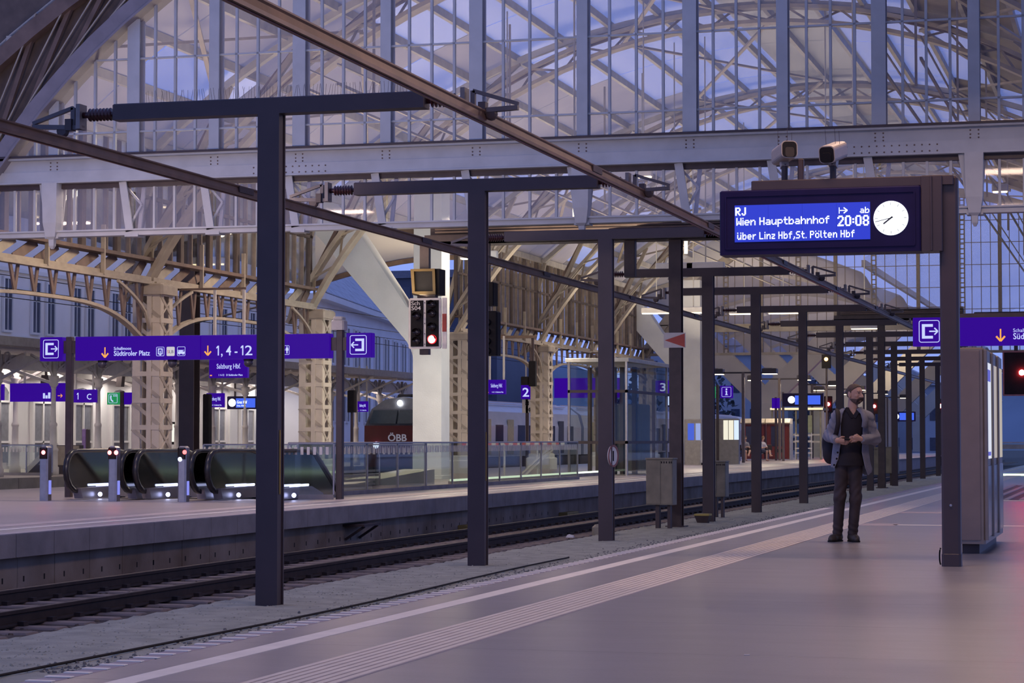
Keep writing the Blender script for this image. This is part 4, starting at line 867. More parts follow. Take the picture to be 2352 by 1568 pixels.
# ------------------------------------------------------------------ station building
PL = M('pale_plaster', (.74, .71, .71), .75, 0, .04, .8, .05, 10)
PLD = M('plaster_trim', (.68, .66, .65), .7, 0, .03, 1)
WGL = M('dark_window_glass', (.04, .05, .09), .12, 0, .1, 2)
LITG = EM('lit_window_glass', (.48, .52, .46), .9)
sbg = thing('station_building', 'long pale plastered station building with tall paired windows', 'building', (-42.0, 58, 0))
obj('wall', G().box(-8, 0, 0, 46, -1, 13), PL, sbg); obj('cornice', G().box(0, .25, 0, 46, 4.75, 4.95).box(0, .15, 0, 46, 7.6, 7.75).box(0, .12, 0, 46, 5.05, 5.15), PLD, sbg)
for i in range(13):
    y = 2.2 + 3.55 * i
    for d in (-.62, .62):
        w = obj('window', frame2d(G(), 0, .8, 5.25, 7.4, .09, 0, .1, .02), PLD, sbg); w.rotation_euler = (0, 0, PI / 2); w.location = (.11, y + d - .4, 0)
        obj('pane', G().box(.09, .71, .05, .06, 5.34, 7.31), WGL, w); obj('glazing_bar', G().box(.38, .42, .03, .07, 5.34, 7.31).box(.09, .71, .03, .07, 6.55, 6.6), PLD, w)
    # ground floor arched window
    poly = [(-.85, .25), (.85, .25), (.85, 2.75)] + [(.85 * math.cos(a), 2.75 + .5 * math.sin(a)) for a in np.linspace(0, PI, 9)][1:-1] + [(-.85, 2.75)]
    fr = obj('arched_window', G().yz([(a + y, b) for a, b in poly], .0, .06), LITG if i in (0, 1, 2) else M('ground_window_glass', (.20, .2, .22), .2), sbg)
    g = G().box(.05, .12, y - .05, y + .05, .25, 3.2)
    for z in (1.0, 2.55): g.box(.05, .12, y - .85, y + .85, z, z + .08)
    for a in (-.85, .85): g.box(.0, .14, y + a - .08, y + a + .08, .1, 2.9)
    obj('window_bars', g, PLD, fr)
    obj('pilaster', G().box(0, .12, y + 1.3, y + 2.2, 0, 4.5), PLD, sbg)
wing = thing('station_wing', 'far wing of the station building with a tiled roof and rows of windows', 'building', (-39.6, 106, 0), math.radians(10.06))
obj('wall', G().box(-9, 0, 0, 48, -1, 8.2), M('dusk_plaster', (.72, .70, .72), .8, 0, .04, .8), wing)
obj('eaves', G().box(-9, .6, -.4, 48, 8.1, 8.4), PLD, wing)
TILE = M('grey_roof_tile', (.38, .38, .42), .6, 0, .15, 2)
nr, ncol = 19, 24
tl = mesh('roof_tile', G().rings([[(.0, 0, 0), (.0, 1.94, 0), (.0, 1.94, .05), (.0, 0, .05)], [(-.46, 0, .44), (-.46, 1.94, .44), (-.46, 1.94, .48), (-.46, 0, .48)]]), TILE)
obj('roof_slope', G().rings([[(.6, -.4, 8.4), (.6, 48, 8.4), (.4, 48, 8.4), (.4, -.4, 8.4)], [(-7.5, -.4, 16.2), (-7.5, 48, 16.2), (-7.7, 48, 16.2), (-7.7, -.4, 16.2)]]), TILE, wing)
for r in range(nr):
    for c in range(18): put('roof_tile', tl, wing, (.62 - .43 * r, -.3 + 2.0 * c, 8.42 + .414 * r))
for i in range(13):
    y = 1.6 + 3.6 * i
    for z0, z1 in ((5.0, 7.2), (2.0, 3.9)):
        for d in (-.6, .6):
            w = obj('window', frame2d(G(), 0, .8, z0, z1, .1, 0, .1, .02), PLD, wing); w.rotation_euler = (0, 0, PI / 2); w.location = (.1, y + d - .4, 0)
            obj('pane', G().box(.09, .71, .05, .06, z0 + .1, z1 - .1), WGL, w)
ob = thing('office_block', 'dark flat-topped block rising behind the tiled station wing', 'building', (-63, 172, -1))
DKF = M('dark_facade', (.045, .05, .085), .4, 0, .1, .5)
obj('wall', G().box(0, 14, 0, 12, 0, 15.4), DKF, ob); obj('parapet', G().box(-.3, 14.3, -.3, 12, 15.0, 15.6), M('block_parapet', (.16, .16, .2), .7), ob)
for r in range(4):
    for c in range(6): obj('window', G().box(.5 + 2.25 * c, 2.3 + 2.25 * c, -.05, 0, 2.2 + 3.3 * r, 4.4 + 3.3 * r), WGL, ob)
# canopy along the station building
IRON = M('cream_cast_iron', (.60, .55, .52), .5, 0, .06, 4)
sc_ = thing('station_canopy', 'old iron canopy with gutter along the station building', 'canopy', (-31.6, 56, 0))
obj('roof_slab', G().xz([(0, 3.95), (-10.2, 4.45), (-10.2, 4.52), (0, 4.05)], 0, 47), M('canopy_sheet', (.22, .21, .23), .7, 0, .15, 2), sc_); obj('gutter', G().xz([(.12, 4.12), (.12, 3.86), (-.05, 3.82), (-.05, 4.1)], 0, 47), M('gutter_zinc', (.25, .24, .27), .5, .3), sc_)
obj('fascia', G().box(-2.1, -1.95, 0, 47, 3.3, 3.75).box(-10.2, -10.0, 0, 47, 3.6, 3.8), IRON, sc_)
rfm = mesh('rafter', G().bar((0, 0, 3.88), (-10.2, 0, 4.36), .08, .12), IRON)
for i in range(31): put('rafter', rfm, sc_, (0, .4 + 1.5 * i, 0))
cc = thing('canopy_column', 'cream cast-iron canopy column, leftmost on the station platform', 'column', (-33.5, 62.2, 0), 0, 'cast-iron canopy columns')
obj('shaft', G().lathe([(.19, 0), (.19, .25), (.155, .28), (.15, .75), (.17, .78), (.17, .83), (.115, .9), (.105, 1.55), (.125, 1.58), (.125, 1.64), (.085, 1.7), (.07, 2.75), (.09, 2.78), (.08, 2.82)], n=14), IRON, cc, True)
obj('capital', G().lathe([(.08, 2.8), (.15, 2.9), (.12, 2.98), (.17, 3.1), (.17, 3.16), (.07, 3.2), (.07, 3.85)], n=14), IRON, cc, True)
for s in (-1, 1):
    obj('scroll_bracket', G().path([(0, s * (.1 + 1.5 * t), 3.15 + .65 * math.sqrt(t)) for t in np.linspace(0, 1, 9)], .05, .06, (1, 0, 0)), IRON, cc)
    obj('scroll_ring', G().lathe([(.17, -.03), (.21, -.03), (.21, .03), (.17, .03), (.17, -.03)], (0, s * .55, 3.62), (1, 0, 0), 16), IRON, cc)
obj('long_strut', G().bar((-.1, 0, 2.95), (-3.4, 0, 4.0), .09, .09), IRON, cc); obj('long_strut', G().bar((.1, 0, 3.0), (1.9, 0, 3.8), .08, .08), IRON, cc)
CCN = ['second from the left, before the orange arrow', 'third from the left, right of the letter C', 'fourth from the left', 'fifth from the left, behind the downpipes', 'sixth from the left', 'seventh from the left', 'eighth from the left, by the lit train board', 'ninth from the left', 'tenth from the left', 'eleventh from the left', 'twelfth from the left', 'thirteenth from the left']
for i in range(12): dup(cc, (-33.5, 65.85 + 3.22 * i, 0), 'cream cast-iron canopy column, ' + CCN[i])
dup(cc, (-35.4, 66.9, 0), 'cream cast-iron canopy column standing just behind the leftmost one')
for i in range(11):
    y = 60.5 + 4.3 * i
    t = thing('canopy_lamp', 'bright box lamp under the station canopy, %s from the left' % ORD[i], 'lamp', (-40.9, y, 4.0), 0, 'station canopy lamps'); obj('case', G().rbox(-.25, .25, -.9, .9, .05, .22, .02), IRON, t); obj('diffuser', G().box(-.22, .22, -.85, .85, 0, .05), WHITEL, t)
    lamp('canopy_lamp_and_fill', (-40.9, y, 3.93), 34, (1.0, .90, .85), .4, 1.2, (-.10, 0, -1), 165); lamp('canopy_lamp_and_fill', (-34.8, y + 2, 3.8), 28, (1.0, .86, .80), .4, 1.2, (.10, 0, -1), 165)  # second row is added fill for the columns, without fittings
# signs and fittings on the station platform
def board(lab, x, y, w, z0, z1, m=SIGNB, cat='sign', rz=0, hang=None, post=None, th=.12):
    t = thing('platform_sign', lab, cat, (x, y, 0), rz)
    obj('panel', G().rbox(0, w, -th / 2, th / 2, z0, z1, .01), m, t)
    for hx in (hang[1] if hang else ()): obj('hanger', G().box(hx - .03, hx + .03, -.03, .03, z1, hang[0] if hang[0] > 4.5 else 4.28), GREYW, t)
    if hang and hang[0] > 4.5: obj('hanging_arm', G().box(min(-22.3 - x, *hang[1]) - .05, max(-22.1 - x, *hang[1]) + .05, -.02, .02, hang[0], hang[0] + .05), HALLD, t)
    for px in post or (): obj('post', G().rbox(px - .06, px + .06, -.06, .06, 0, z1 + .05, .01), DBROWN, t)
    return t
b1 = board('big blue sign without words under the station canopy', -35.1, 66, 2.0, 2.35, 2.94, hang=(3.95, (.5, 1.6)))
obj('pictogram', G().box(1.18, 1.25, -.065, -.06, 2.45, 2.62).box(1.27, 1.34, -.065, -.06, 2.45, 2.55).box(1.36, 1.44, -.065, -.06, 2.45, 2.64), SIGNW, b1); one(b1, 1.52, -.062, 2.45, .17); obj('orange_arrow', G().box(1.70, 1.84, -.066, -.06, 2.525, 2.545).bar((1.86, -.06, 2.535), (1.80, -.06, 2.59), .006, .02).bar((1.86, -.06, 2.535), (1.80, -.06, 2.48), .006, .02), SIGNO, b1)
b0 = board('blue sign cut by the left edge of the picture', -37.4, 66, 2.06, 2.4, 2.92, hang=(3.95, (1.0,))); text(b0, 'Pl', 1.84, -.066, 2.45, .14, SIGNW, .12)
b2 = board('blue platform sign reading 1 C', -34.5, 69, 1.0, 2.37, 2.80, hang=(3.95, (.2, .85))); one(b2, .28, -.062, 2.47, .22); text(b2, 'C', .64, -.066, 2.47, .27, SIGNW, .16, bold=.002)
b3 = board('green emergency telephone sign on a dark post', -34.08, 71, .45, 2.33, 2.74, SIGNG, post=(.54,)); obj('picto_frame', frame2d(G(), .06, .39, 2.38, 2.69, .012, -.066, -.06, .04), SIGNW, b3); text(b3, 'SOS', .23, -.068, 2.6, .08, SIGNW, .13)
obj('telephone_receiver', G().path([(.15, -.064, 2.64), (.14, -.064, 2.56), (.16, -.064, 2.48), (.23, -.064, 2.43)], .006, .045, (0, 1, 0)), SIGNW, b3); obj('blue_panel', G().rbox(.63, .95, -.06, .06, 2.33, 2.74, .01), SIGNB, b3)
def station_name(lab, x, y, w, h, z0, top, small=True, rz=0):
    b = board(lab, x, y, w, z0, z0 + h, hang=(top, (.12 * w, .88 * w)), rz=rz); text(b, 'Salzburg Hbf.', .20 * w, -.066, z0 + h * .48, h * .36, SIGNW, .62 * w)
    text(b, '1 4-12   D Südtiroler Platz', .25 * w, -.066, z0 + h * .1, h * .14, SIGNW, .62 * w); obj('small_arrow', G().box(.03 * w, .08 * w, -.066, -.06, z0 + .1 * h, z0 + .16 * h), SIGNO, b); return b
station_name('hanging blue station name sign below the long blue sign', -21.35, 50, .98, .46, 2.60, 4.7)
station_name('hanging blue station name sign right of the second dark post', -21.70, 75, .66, .50, 2.69, 4.7)
station_name('small blue station name sign left of the blue train board', -33.42, 78, .70, .52, 2.33, 3.9)
station_name('small blue station name sign beside the front of the control car', -32.42, 92, .46, .45, 2.32, 3.9)
gb = thing('train_board', 'small lit train board under the station canopy', 'display', (-34.25, 82, 0))
obj('housing', G().rbox(0, 1.72, -.1, .1, 2.31, 2.81, .02), NAVY, gb); obj('screen', G().box(.38, 1.18, -.11, -.1, 2.37, 2.73), EM('small_blue_screen', (.05, .12, .75), 1.0), gb); obj('clock_face', G().lathe([(.001, -.012), (.145, -.012), (.155, 0)], (.215, -.1, 2.56), (0, 1, 0), 24), EM('clock_face', (.86, .93, 1.0), 1.8), gb)
text(gb, 'Graz Hbf', .42, -.115, 2.53, .16, SCW, .42, bold=.002); text(gb, 'Graz, Gleis 1', .42, -.115, 2.42, .08, SCW, .36); obj('second_screen', G().box(1.24, 1.68, -.11, -.1, 2.37, 2.73), EM('small_blue_screen', (.05, .12, .75), 1.0), gb)
for x in (.3, 1.5): obj('hanger', G().box(x - .03, x + .03, -.03, .03, 2.8, 4.2), DBROWN, gb)
for i, (x, y, z) in enumerate(((-34.2, 66.6, 3.02), (-33.9, 71.6, 3.2))):
    t = thing('loudspeaker', ['dark slanted loudspeaker above the big blue sign', 'dark slanted loudspeaker above the green telephone sign'][i], 'loudspeaker', (x, y, z), 0, 'canopy loudspeakers'); obj('case', G().rings([[(-.1, -.15, -.25), (.1, -.15, -.25), (.1, .1, -.25), (-.1, .1, -.25)], [(-.1, -.05, .2), (.1, -.05, .2), (.1, .2, .2), (-.1, .2, .2)]]), DBROWN, t); obj('bracket', G().box(-.03, .03, .05, .12, .15, .95), DBROWN, t)
sr = railing('glass stair railing on the station platform', -35.9, 65.2, -33.2, 65.2, 3, .98, True)
sw = thing('stair_wedge', 'dark sloping stair wall behind the glass railing on the station platform', 'stair', (-35.3, 67, 0)); obj('wedge', G().xz([(0, 0), (1.9, 0), (1.9, .95), (1.05, .95)], .5, .8), DBROWN, sw); obj('inner_side', G().xz([(.45, .3), (1.9, .3), (1.9, .93), (1.06, .93)], .47, .5), M('stair_side_beige', (.3, .25, .19), .6), sw); obj('sloping_cap', G().bar((0, .65, .03), (1.05, .65, .98), .36, .05, (0, 1, 0)), GREYW, sw)
stl = thing('info_stele', 'slim violet information stele before the station building', 'sign', (-35.5, 72, 0)); obj('stele', G().rbox(0, .16, -.08, .08, 0, 1.5, .02), M('violet_stele', (.20, .12, .30), .4), stl); obj('stele_edge', G().rbox(.16, .24, -.1, .1, 0, 1.5, .02), DBROWN, stl)
tmt = thing('timetable_case', 'pair of lit white timetable panels beside the lattice lacing', 'display case', (-34.6, 77, 0))
for i in range(2): obj('lit_sheet', G().box(.05 + .33 * i, .34 + .33 * i, -.05, -.04, 1.05, 1.70), EM('lit_sheet', (.85, .85, .75), 1.0), tmt)
obj('case', G().rbox(0, .72, -.04, .06, .95, 1.78, .01), BLACK, tmt)
for x in (.05, .6): obj('leg', G().rbox(x, x + .06, -.02, .04, 0, .95, .01), DBROWN, tmt)
dps = thing('catenary_mast', 'thick dark catenary mast behind the arcade', 'mast', (-28.0, 64, -.85)); obj('shaft', G().box(-.24, .24, -.24, -.2, 0, 8).box(-.24, .24, .2, .24, 0, 8).box(-.03, .03, -.2, .2, 0, 8), POST, dps); obj('footing', G().rbox(-.4, .4, -.4, .4, -.2, .1, .03), CONCD, dps); obj('cantilever', G().cyl((0, 0, 6.4), (2.2, 0, 6.1), .035, 8).cyl((0, 0, 5.5), (2.2, 0, 6.0), .03, 8), STEEL, dps)
for i, (x, y, w, z0, z1, lab) in enumerate(((-30.1, 70, .25, .9, 2.65, 'tall black signal back left of the nearest T-shaped post'), (-25.0, 70, .26, 2.02, 2.75, 'black signal back right of the long sign post'), (-20.75, 77, .25, 3.0, 3.9, 'black signal back under the arcade right of the second dark post'))):
    t = thing('black_signal', lab, 'signal', (x, y, 0)); obj('lamp_case', G().rbox(0, w, -.12, .12, z0, z1, .03), BLACK, t)
    obj('mast', G().box(w / 2 - .04, w / 2 + .04, -.04, .04, -1 if x < -21 else z1, z0 if x < -21 else 4.75), DBROWN, t)
    if x > -21: obj('hanging_arm', G().box(-1.75, w, -.05, .05, 4.7, 4.8), HALLD, t); obj('side_box', G().rbox(-.3, -.02, -.05, .05, z0 + .05, z0 + .35, .02), BLACK, t)
# wires before the building
for i, (z, zz) in enumerate(((5.6, 5.5), (6.2, 6.0), (5.0, 4.95), (5.3, 5.3))):
    tag(obj('catenary_wire', G().cyl((-29.6 - .5 * (i % 2), 44, z), (-29.6, 150, zz), .012, 5), BLACK), 'thin overhead wire before the station building, %s of four' % ORD[i], 'wire', 'overhead wires')
# ------------------------------------------------------------------ train
TRED = M('train_red', (.10, .008, .010), .35, 0, .1, 2); TGR = M('train_grey', (.55, .57, .64), .35, 0, .05, 2); TDK = M('train_dark', (.035, .035, .05), .25); TRF = M('train_roof', (.66, .58, .62), .5, 0, .06, 2)
ca = thing('control_car', 'red-nosed control car with one white headlight, facing the camera', 'train', (-29.65, 89, -.55))
R = [(-1.45, .9), (1.45, .9), (1.47, 2.3), (1.30, 2.95), (.75, 3.35), (0, 3.46), (-.75, 3.35), (-1.30, 2.95), (-1.47, 2.3)]
def ringat(y, s=1.0, dz=0): return [(x * s, y, .9 + (z - .9) * (1 + dz)) for x, z in R]
obj('coach_body', G().rings([ringat(1.6), ringat(26)]), TGR, ca); obj('front_body', G().rings([[(x * .98, .05 if z < 2.0 else .05 + (z - 2.0) * .45, z) for x, z in R], ringat(1.62, 1.004, .003)]), M('cab_grey', (.18, .20, .27), .35), ca)
obj('red_nose', G().rings([[(-1.43, -.02, .55), (1.43, -.02, .55), (1.45, .08, 2.26), (-1.45, .08, 2.26)], [(-1.485, 2.2, .55), (1.485, 2.2, .55), (1.50, 2.2, 2.26), (-1.50, 2.2, 2.26)]]), TRED, ca)
for x0, x1 in ((-1.25, -.10), (.0, 1.25)): obj('windscreen', G().rings([[(x0, .10, 2.34), (x1, .10, 2.34), (x1 * .92, .34, 2.9), (x0 * .92, .34, 2.9)], [(x0, .3, 2.34), (x1, .3, 2.34), (x1 * .92, .5, 2.9), (x0 * .92, .5, 2.9)]]), M('windscreen', (.06, .09, .14), .08), ca)
obj('headlight', G().lathe([(.001, -.05), (.10, -.03), (.12, .02)], (-.05, .50, 3.2), (0, 1, 0), 16), WHITEL, ca, True)
for x in (-.9, 1.15): obj('headlight', G().lathe([(.001, -.05), (.12, -.03), (.14, .02)], (x, -.04, 1.45), (0, 1, 0), 14), BLUEL, ca, True)
text(ca, 'ÖBB', -.40, -.02, 1.62, .40, EM('train_letter', (.20, .19, .25), .8), .82, bold=.008); obj('undercarriage', G().rbox(-1.2, 1.2, .4, 25.5, .1, .9, .05), TDK, ca)
obj('roof_box', G().rbox(-1.0, .8, 3.0, 6.5, 3.40, 3.62, .05), TDK, ca)
pg = obj('pantograph', G().bar((.2, 4.0, 3.5), (.9, 5.4, 4.1), .06).bar((.9, 5.4, 4.1), (.2, 4.0, 4.5), .05).bar((-.6, 4.0, 4.5), (1.1, 4.0, 4.5), .08), TDK, ca)
def coach(t, y0, n):
    for i in range(n):
        y = y0 + .95 + 1.9 * i; door = i in (0, 2, n - 2)
        obj('door' if door else 'window', G().box(1.46, 1.485, y - (.5 if door else .62), y + (.5 if door else .62), 1.0 if door else 1.45, 2.6 if door else 2.35), (M('door_yellow', (.5, .45, .22), .4) if i in (0, 2) else TDK) if door else M('coach_window', (.04, .05, .09), .1), t)  # two doors per car get a plain yellow base colour
    for k in (-.9, -.45, 0, .45, .9): obj('roof_rib', G().box(k - .04, k + .04, y0, y0 + n * 1.9, 3.46 - k * k * .19, 3.50 - k * k * .19), TRF, t)
coach(ca, 7.5, 9)
for i in range(2):
    t = thing('coach', ['pale grey coach coupled behind the control car', 'pale grey coach at the far end of the train'][i], 'train', (-29.65, 89 + 26.6 * (i + 1), -.55), 0, 'coaches'); obj('coach_body', G().rings([ringat(0), ringat(26)]), TGR, t); obj('undercarriage', G().rbox(-1.2, 1.2, .4, 25.5, .1, .9, .05), TDK, t); coach(t, .8, 12)
tag(obj('train_track', G().box(-30.5, -30.3, 40, 190, -.75, -.45).box(-29.0, -28.8, 40, 190, -.75, -.45).box(-31.5, -26, 40, 190, -1.05, -.72), BALLB), 'track bed with two rails under the standing train', 'railway track')
# ------------------------------------------------------------------ far island platform
def pl(lab, x, y, w, z0, z1, m=SIGNB, **k): return board(lab, x, y, w, z0, z1, m, **k)
n3 = pl('blue number 3 sign on a dark post left of the H-section mast', -20.42, 97, .60, 3.14, 3.70, post=(-.10,)); text(n3, '3', .17, -.066, 3.24, .50, SIGNW, .26, bold=.004)
i1 = pl('blue information sign with a white letter i on a dark post', -18.83, 104, .60, 3.05, 3.62, post=(-.13,)); obj('picto_frame', frame2d(G(), .08, .52, 3.11, 3.56, .015, -.066, -.06, .05), SIGNW, i1); obj('letter_i', G().box(.27, .33, -.066, -.06, 3.20, 3.38).box(.25, .33, -.066, -.06, 3.36, 3.39).box(.24, .36, -.066, -.06, 3.19, 3.22).cyl((.30, -.06, 3.46), (.30, -.066, 3.46), .042, 14), SIGNW, i1)
obj('green_panel', G().rbox(-.55, -.22, -.06, .06, 3.05, 3.60, .01), SIGNG, i1)
n2 = pl('blue sign with number 2 hanging behind the arcade', -24.05, 88, .42, 2.76, 3.40, hang=(4.7, (.2,))); text(n2, '2', .06, -.066, 2.86, .5, SIGNW, .27, bold=.006); c2 = pl('blue sign with letter C beside the number 2', -23.45, 88, .42, 2.76, 3.40, hang=(4.7, (.2,))); text(c2, 'C', .06, -.066, 2.86, .48, SIGNW, .28, bold=.004)
n8 = pl('white plate with black figures 84 below the number 2 sign', -24.0, 88, .40, 2.2, 2.74, GREYW, post=(.2,)); text(n8, '8', .12, -.066, 2.50, .26, BLACK, .16); text(n8, '4', .2, -.066, 2.24, .26, BLACK, .16)
w1 = pl('wide plain blue sign behind the glass lift', -23.7, 92, 2.9, 2.87, 3.70, hang=(4.72, (.6, 1.5, 2.5))); obj('pictogram', G().box(2.1, 2.2, -.066, -.06, 2.95, 3.15).box(2.25, 2.4, -.066, -.06, 2.95, 3.05).box(2.42, 2.55, -.066, -.06, 2.95, 3.15), SIGNW, w1)
gu = thing('ticket_machine', 'grey ticket machine with a lit blue screen beside the pale branching pillar', 'machine', (-19.75, 100, 0)); obj('body', G().rbox(0, .78, 0, .7, 0, 2.05, .03), M('machine_grey', (.30, .28, .27), .5), gu); obj('screen', G().box(.16, .45, -.01, 0, 1.1, 1.85), EM('machine_blue', (.05, .1, .55), 1.0), gu); obj('side_screen', G().box(.52, .74, -.01, 0, 1.1, 1.85), EM('machine_pale', (.25, .32, .6), 1.0), gu)
ib2 = thing('info_case', 'grey information case with three lit white panels', 'display case', (-19.12, 104, 0)); obj('body', G().rbox(0, 1.15, 0, .3, 0, 2.10, .02), M('case_grey', (.24, .22, .20), .5), ib2)
for i in range(3): obj('lit_panel', G().box(.43 + .25 * i, .65 + .25 * i, -.012, 0, 1.12, 2.02), EM('panel_white_%d' % (i // 2), [(.78, .74, .60), (.62, .74, .90)][i // 2], 1.0), ib2)
bi = thing('waste_bin', 'small pale bin in front of the three-panel information case', 'bin', (-18.85, 99, 0)); obj('body', G().rbox(0, .45, 0, .4, .1, 1.1, .04), M('bin_pale', (.36, .35, .38), .5), bi); obj('base', G().box(.05, .4, .05, .35, 0, .1), BLACK, bi)
VR = M('vending_red', (.16, .022, .022), .4, 0, .1, 3)
for i in range(2):
    t = thing('vending_machine', ['red vending machine with a cream top, left of the pair', 'red vending machine with a cream top, right of the pair'][i], 'machine', (-21.3 + 1.40 * i, 124, 0)); obj('body', G().rbox(0, 1.26, .1, 1.0, .05, 2.0, .03), VR, t)
    obj('cream_top', G().yz([(0, 1.98), (-.12, 2.05), (.1, 2.28), (1.0, 2.28), (1.0, 1.98)], -.03, 1.32), M('cream_top', (.6, .52, .4), .5), t); obj('glass_front', G().box(.25, 1.0, .085, .1, .75, 1.85), M('dark_front', (.035, .03, .05), .12), t); obj('delivery_slot', G().box(.45, .95, .085, .1, .42, .6), BLACK, t); obj('red_door_frame', frame2d(G(), .12, 1.14, .12, 1.95, .07, .07, .1, .03), VR, t)
    if i: obj('side_wall', G().rbox(1.27, 1.32, 0, 1.1, 0, 2.0, .01), M('machine_grey', (.3, .28, .27), .5), t)
LUM = M('luminaire_case', (.05, .04, .045), .45)
for i, (x, y, d) in enumerate(((-18.78, 110, 1.32), (-18.85, 122, 1.35), (-18.9, 135, 1.34), (-18.95, 148, 1.34), (-19.0, 162, 1.34), (-19.05, 178, 1.34))):
    t = thing('platform_luminaire', 'dark double-headed platform light on a pole, %s in its row' % ORD[i], 'street lamp', (x, y, 0), 0, 'double-headed platform lights')
    obj('pole', G().rbox(-.07, .07, -.07, .07, 0, 4.42, .01), M('pole_brown', (.16, .12, .10), .5), t); obj('arm', G().box(-d, d, -.04, .04, 4.36, 4.44), LUM, t)
    for s in (-1, 1): h = obj('lamp_head', G().rbox(s * d - .36, s * d + .36, -.3, .3, 4.34, 4.60, .03), LUM, t); obj('diffuser', G().box(s * d - .33, s * d + .33, -.28, .28, 4.31, 4.34), WARML, h); obj('upper_glow', G().box(s * d - .3, s * d + .1, -.1, .1, 4.60, 4.63), M('case_top', (.4, .3, .2), .5), h)
b4 = thing('departure_board', 'far departure board with clock on the island platform, showing a plain blue screen', 'display', (-18.05, 118, 0)); obj('post', G().rbox(-.05, .07, -.06, .06, 0, 3.62, .01), M('pole_brown', (.16, .12, .10), .5), b4); obj('housing', G().rbox(0, 2.12, -.15, .15, 2.85, 3.55, .02), NAVY, b4); obj('screen', G().box(.65, 1.98, -.16, -.15, 2.95, 3.42), EM('small_blue_screen', (.05, .12, .75), 1.0), b4); obj('clock_face', G().lathe([(.001, -.012), (.18, -.012), (.19, 0)], (.47, -.15, 3.2), (0, 1, 0), 24), EM('clock_face', (.86, .93, 1.0), 1.8), b4); obj('dome', G().lathe([(.02, 0), (.02, .15), (.07, .2), (.001, .28)], (1.75, 0, 3.55), n=10), BLACK, b4)
b5 = thing('departure_board', 'distant small lit blue board at the end of the island platform', 'display', (-18.3, 175, 0)); obj('housing', G().rbox(0, 1.7, -.15, .15, 2.5, 3.25, .02), NAVY, b5); obj('screen', G().box(.5, 1.6, -.16, -.15, 2.6, 3.15), EM('small_blue_screen', (.05, .12, .75), 1.0), b5); obj('clock_face', G().lathe([(.001, -.01), (.22, -.01), (.22, 0)], (.25, -.15, 2.87), (0, 1, 0), 20), EM('clock_face', (.86, .93, 1.0), 1.8), b5); obj('post', G().rbox(-.1, .02, -.06, .06, 0, 3.2, .01), DBROWN, b5)
b6 = thing('departure_board', 'far lit board peeking out left of the H-section mast', 'display', (-21.85, 106, 0)); obj('housing', G().rbox(0, 1.75, -.15, .15, 2.68, 3.25, .02), NAVY, b6); obj('screen', G().box(.05, .4, -.16, -.15, 2.76, 3.18), EM('screen_pale', (.5, .65, .95), 1.0), b6); obj('clock_face', G().lathe([(.001, -.01), (.23, -.01), (.23, 0)], (1.47, -.15, 2.95), (0, 1, 0), 20), EM('clock_face', (.86, .93, 1.0), 1.8), b6); obj('post', G().rbox(.7, .82, -.06, .06, 0, 2.7, .01), DBROWN, b6)
sh = thing('glass_shelter', 'glass waiting shelter with a warm lit edge behind the far departure board', 'shelter', (-20.2, 128, 0))
for x in (0, 1.35, 2.75): obj('post', G().rbox(x - .05, x + .05, 0, .1, 0, 2.9, .01), CAB, sh)
obj('roof', G().rbox(-.1, 2.9, -.1, 2.4, 2.78, 2.9, .02), CAB, sh); obj('lit_edge', G().box(-.1, 2.9, -.12, -.1, 2.80, 2.92), EM('lit_edge', (.8, .65, .4), 1.2), sh); obj('inner_panel', G().box(1.5, 2.2, .5, .55, 1.5, 2.5), M('shelter_panel', (.6, .55, .42), .6), sh)
for x in (.05, 1.4): obj('glass_panel', G().box(x, x + 1.3, .03, .045, .1, 2.75), GLASSR, sh); obj('white_dots', G().box(x, x + 1.3, .02, .025, 1.35, 1.45).box(x, x + 1.3, .02, .025, .95, 1.05), M('frosted_band', (.5, .46, .4), .6), sh)
for x, y, w, z0, z1, lab in ((-19.1, 121, .42, 2.8, 3.35, 'small blue name plate beside a pale column on the far platform'), (-18.7, 145, .6, 2.3, 2.75, 'small blue sign right of the glass shelter')): pl(lab, x, y, w, z0, z1, post=(w / 2,))
# baggage trolley rack
tk = thing('trolley_rack', 'light wire rack beside the red vending machines', 'rack', (-18.3, 124, 0))
for x in (0, .45, .9): obj('upright', G().cyl((x, 0, 0), (x, 0, 1.5), .025, 8), GREYW, tk)
for z in (.35, .6, 1.0, 1.3): obj('shelf_bar', G().box(-.03, .93, -.02, .02, z, z + .08), GREYW, tk)
# signals and lamps beyond
def spot(lab, x, y, z, m, mast=True, r=.09, hang=None):
    t = thing('signal_light' if m is REDS else 'yard_lamp', lab, 'signal' if m is REDS else 'lamp', (x, y, 0)); obj('lens', G().lathe([(.001, -.08), (r, -.05), (r * 1.2, 0)], (0, -.1, z), (0, 1, 0), 14), m, t, True); obj('case', G().rbox(-.25, .25, -.1, .1, z - .5, z + .5, .03), BLACK, t); obj('mast', G().box(-.05, .05, 0, .1, -1, z + (-.4 if not hang else hang)), DBROWN, t)
spot('red signal lamp left of the standing man', -18.6, 140, 3.3, REDS); spot('red signal lamp right of the standing man head', -16.9, 150, 3.3, REDS); spot('red signal lamp beside the dark display post', -13.45, 160, 3.45, REDS, r=.12); spot('orange yard lamp high above the standing man', -16.7, 125, 5.55, EM('orange_lamp', (1.0, .5, .12), 7.0))
for i, (x, y, z) in enumerate(((-6.2, 210, 3.0), (-12.5, 300, 5.2), (-11.0, 300, 5.0), (-2.5, 240, 11.5), (-.5, 240, 11.6), (-1.5, 210, 4.4), (.2, 210, 4.4), (-60, 190, 9))): spot('distant yard lamp, %s of eight specks beyond the platforms' % ORD[i], x, y, z, WARML, r=.14)
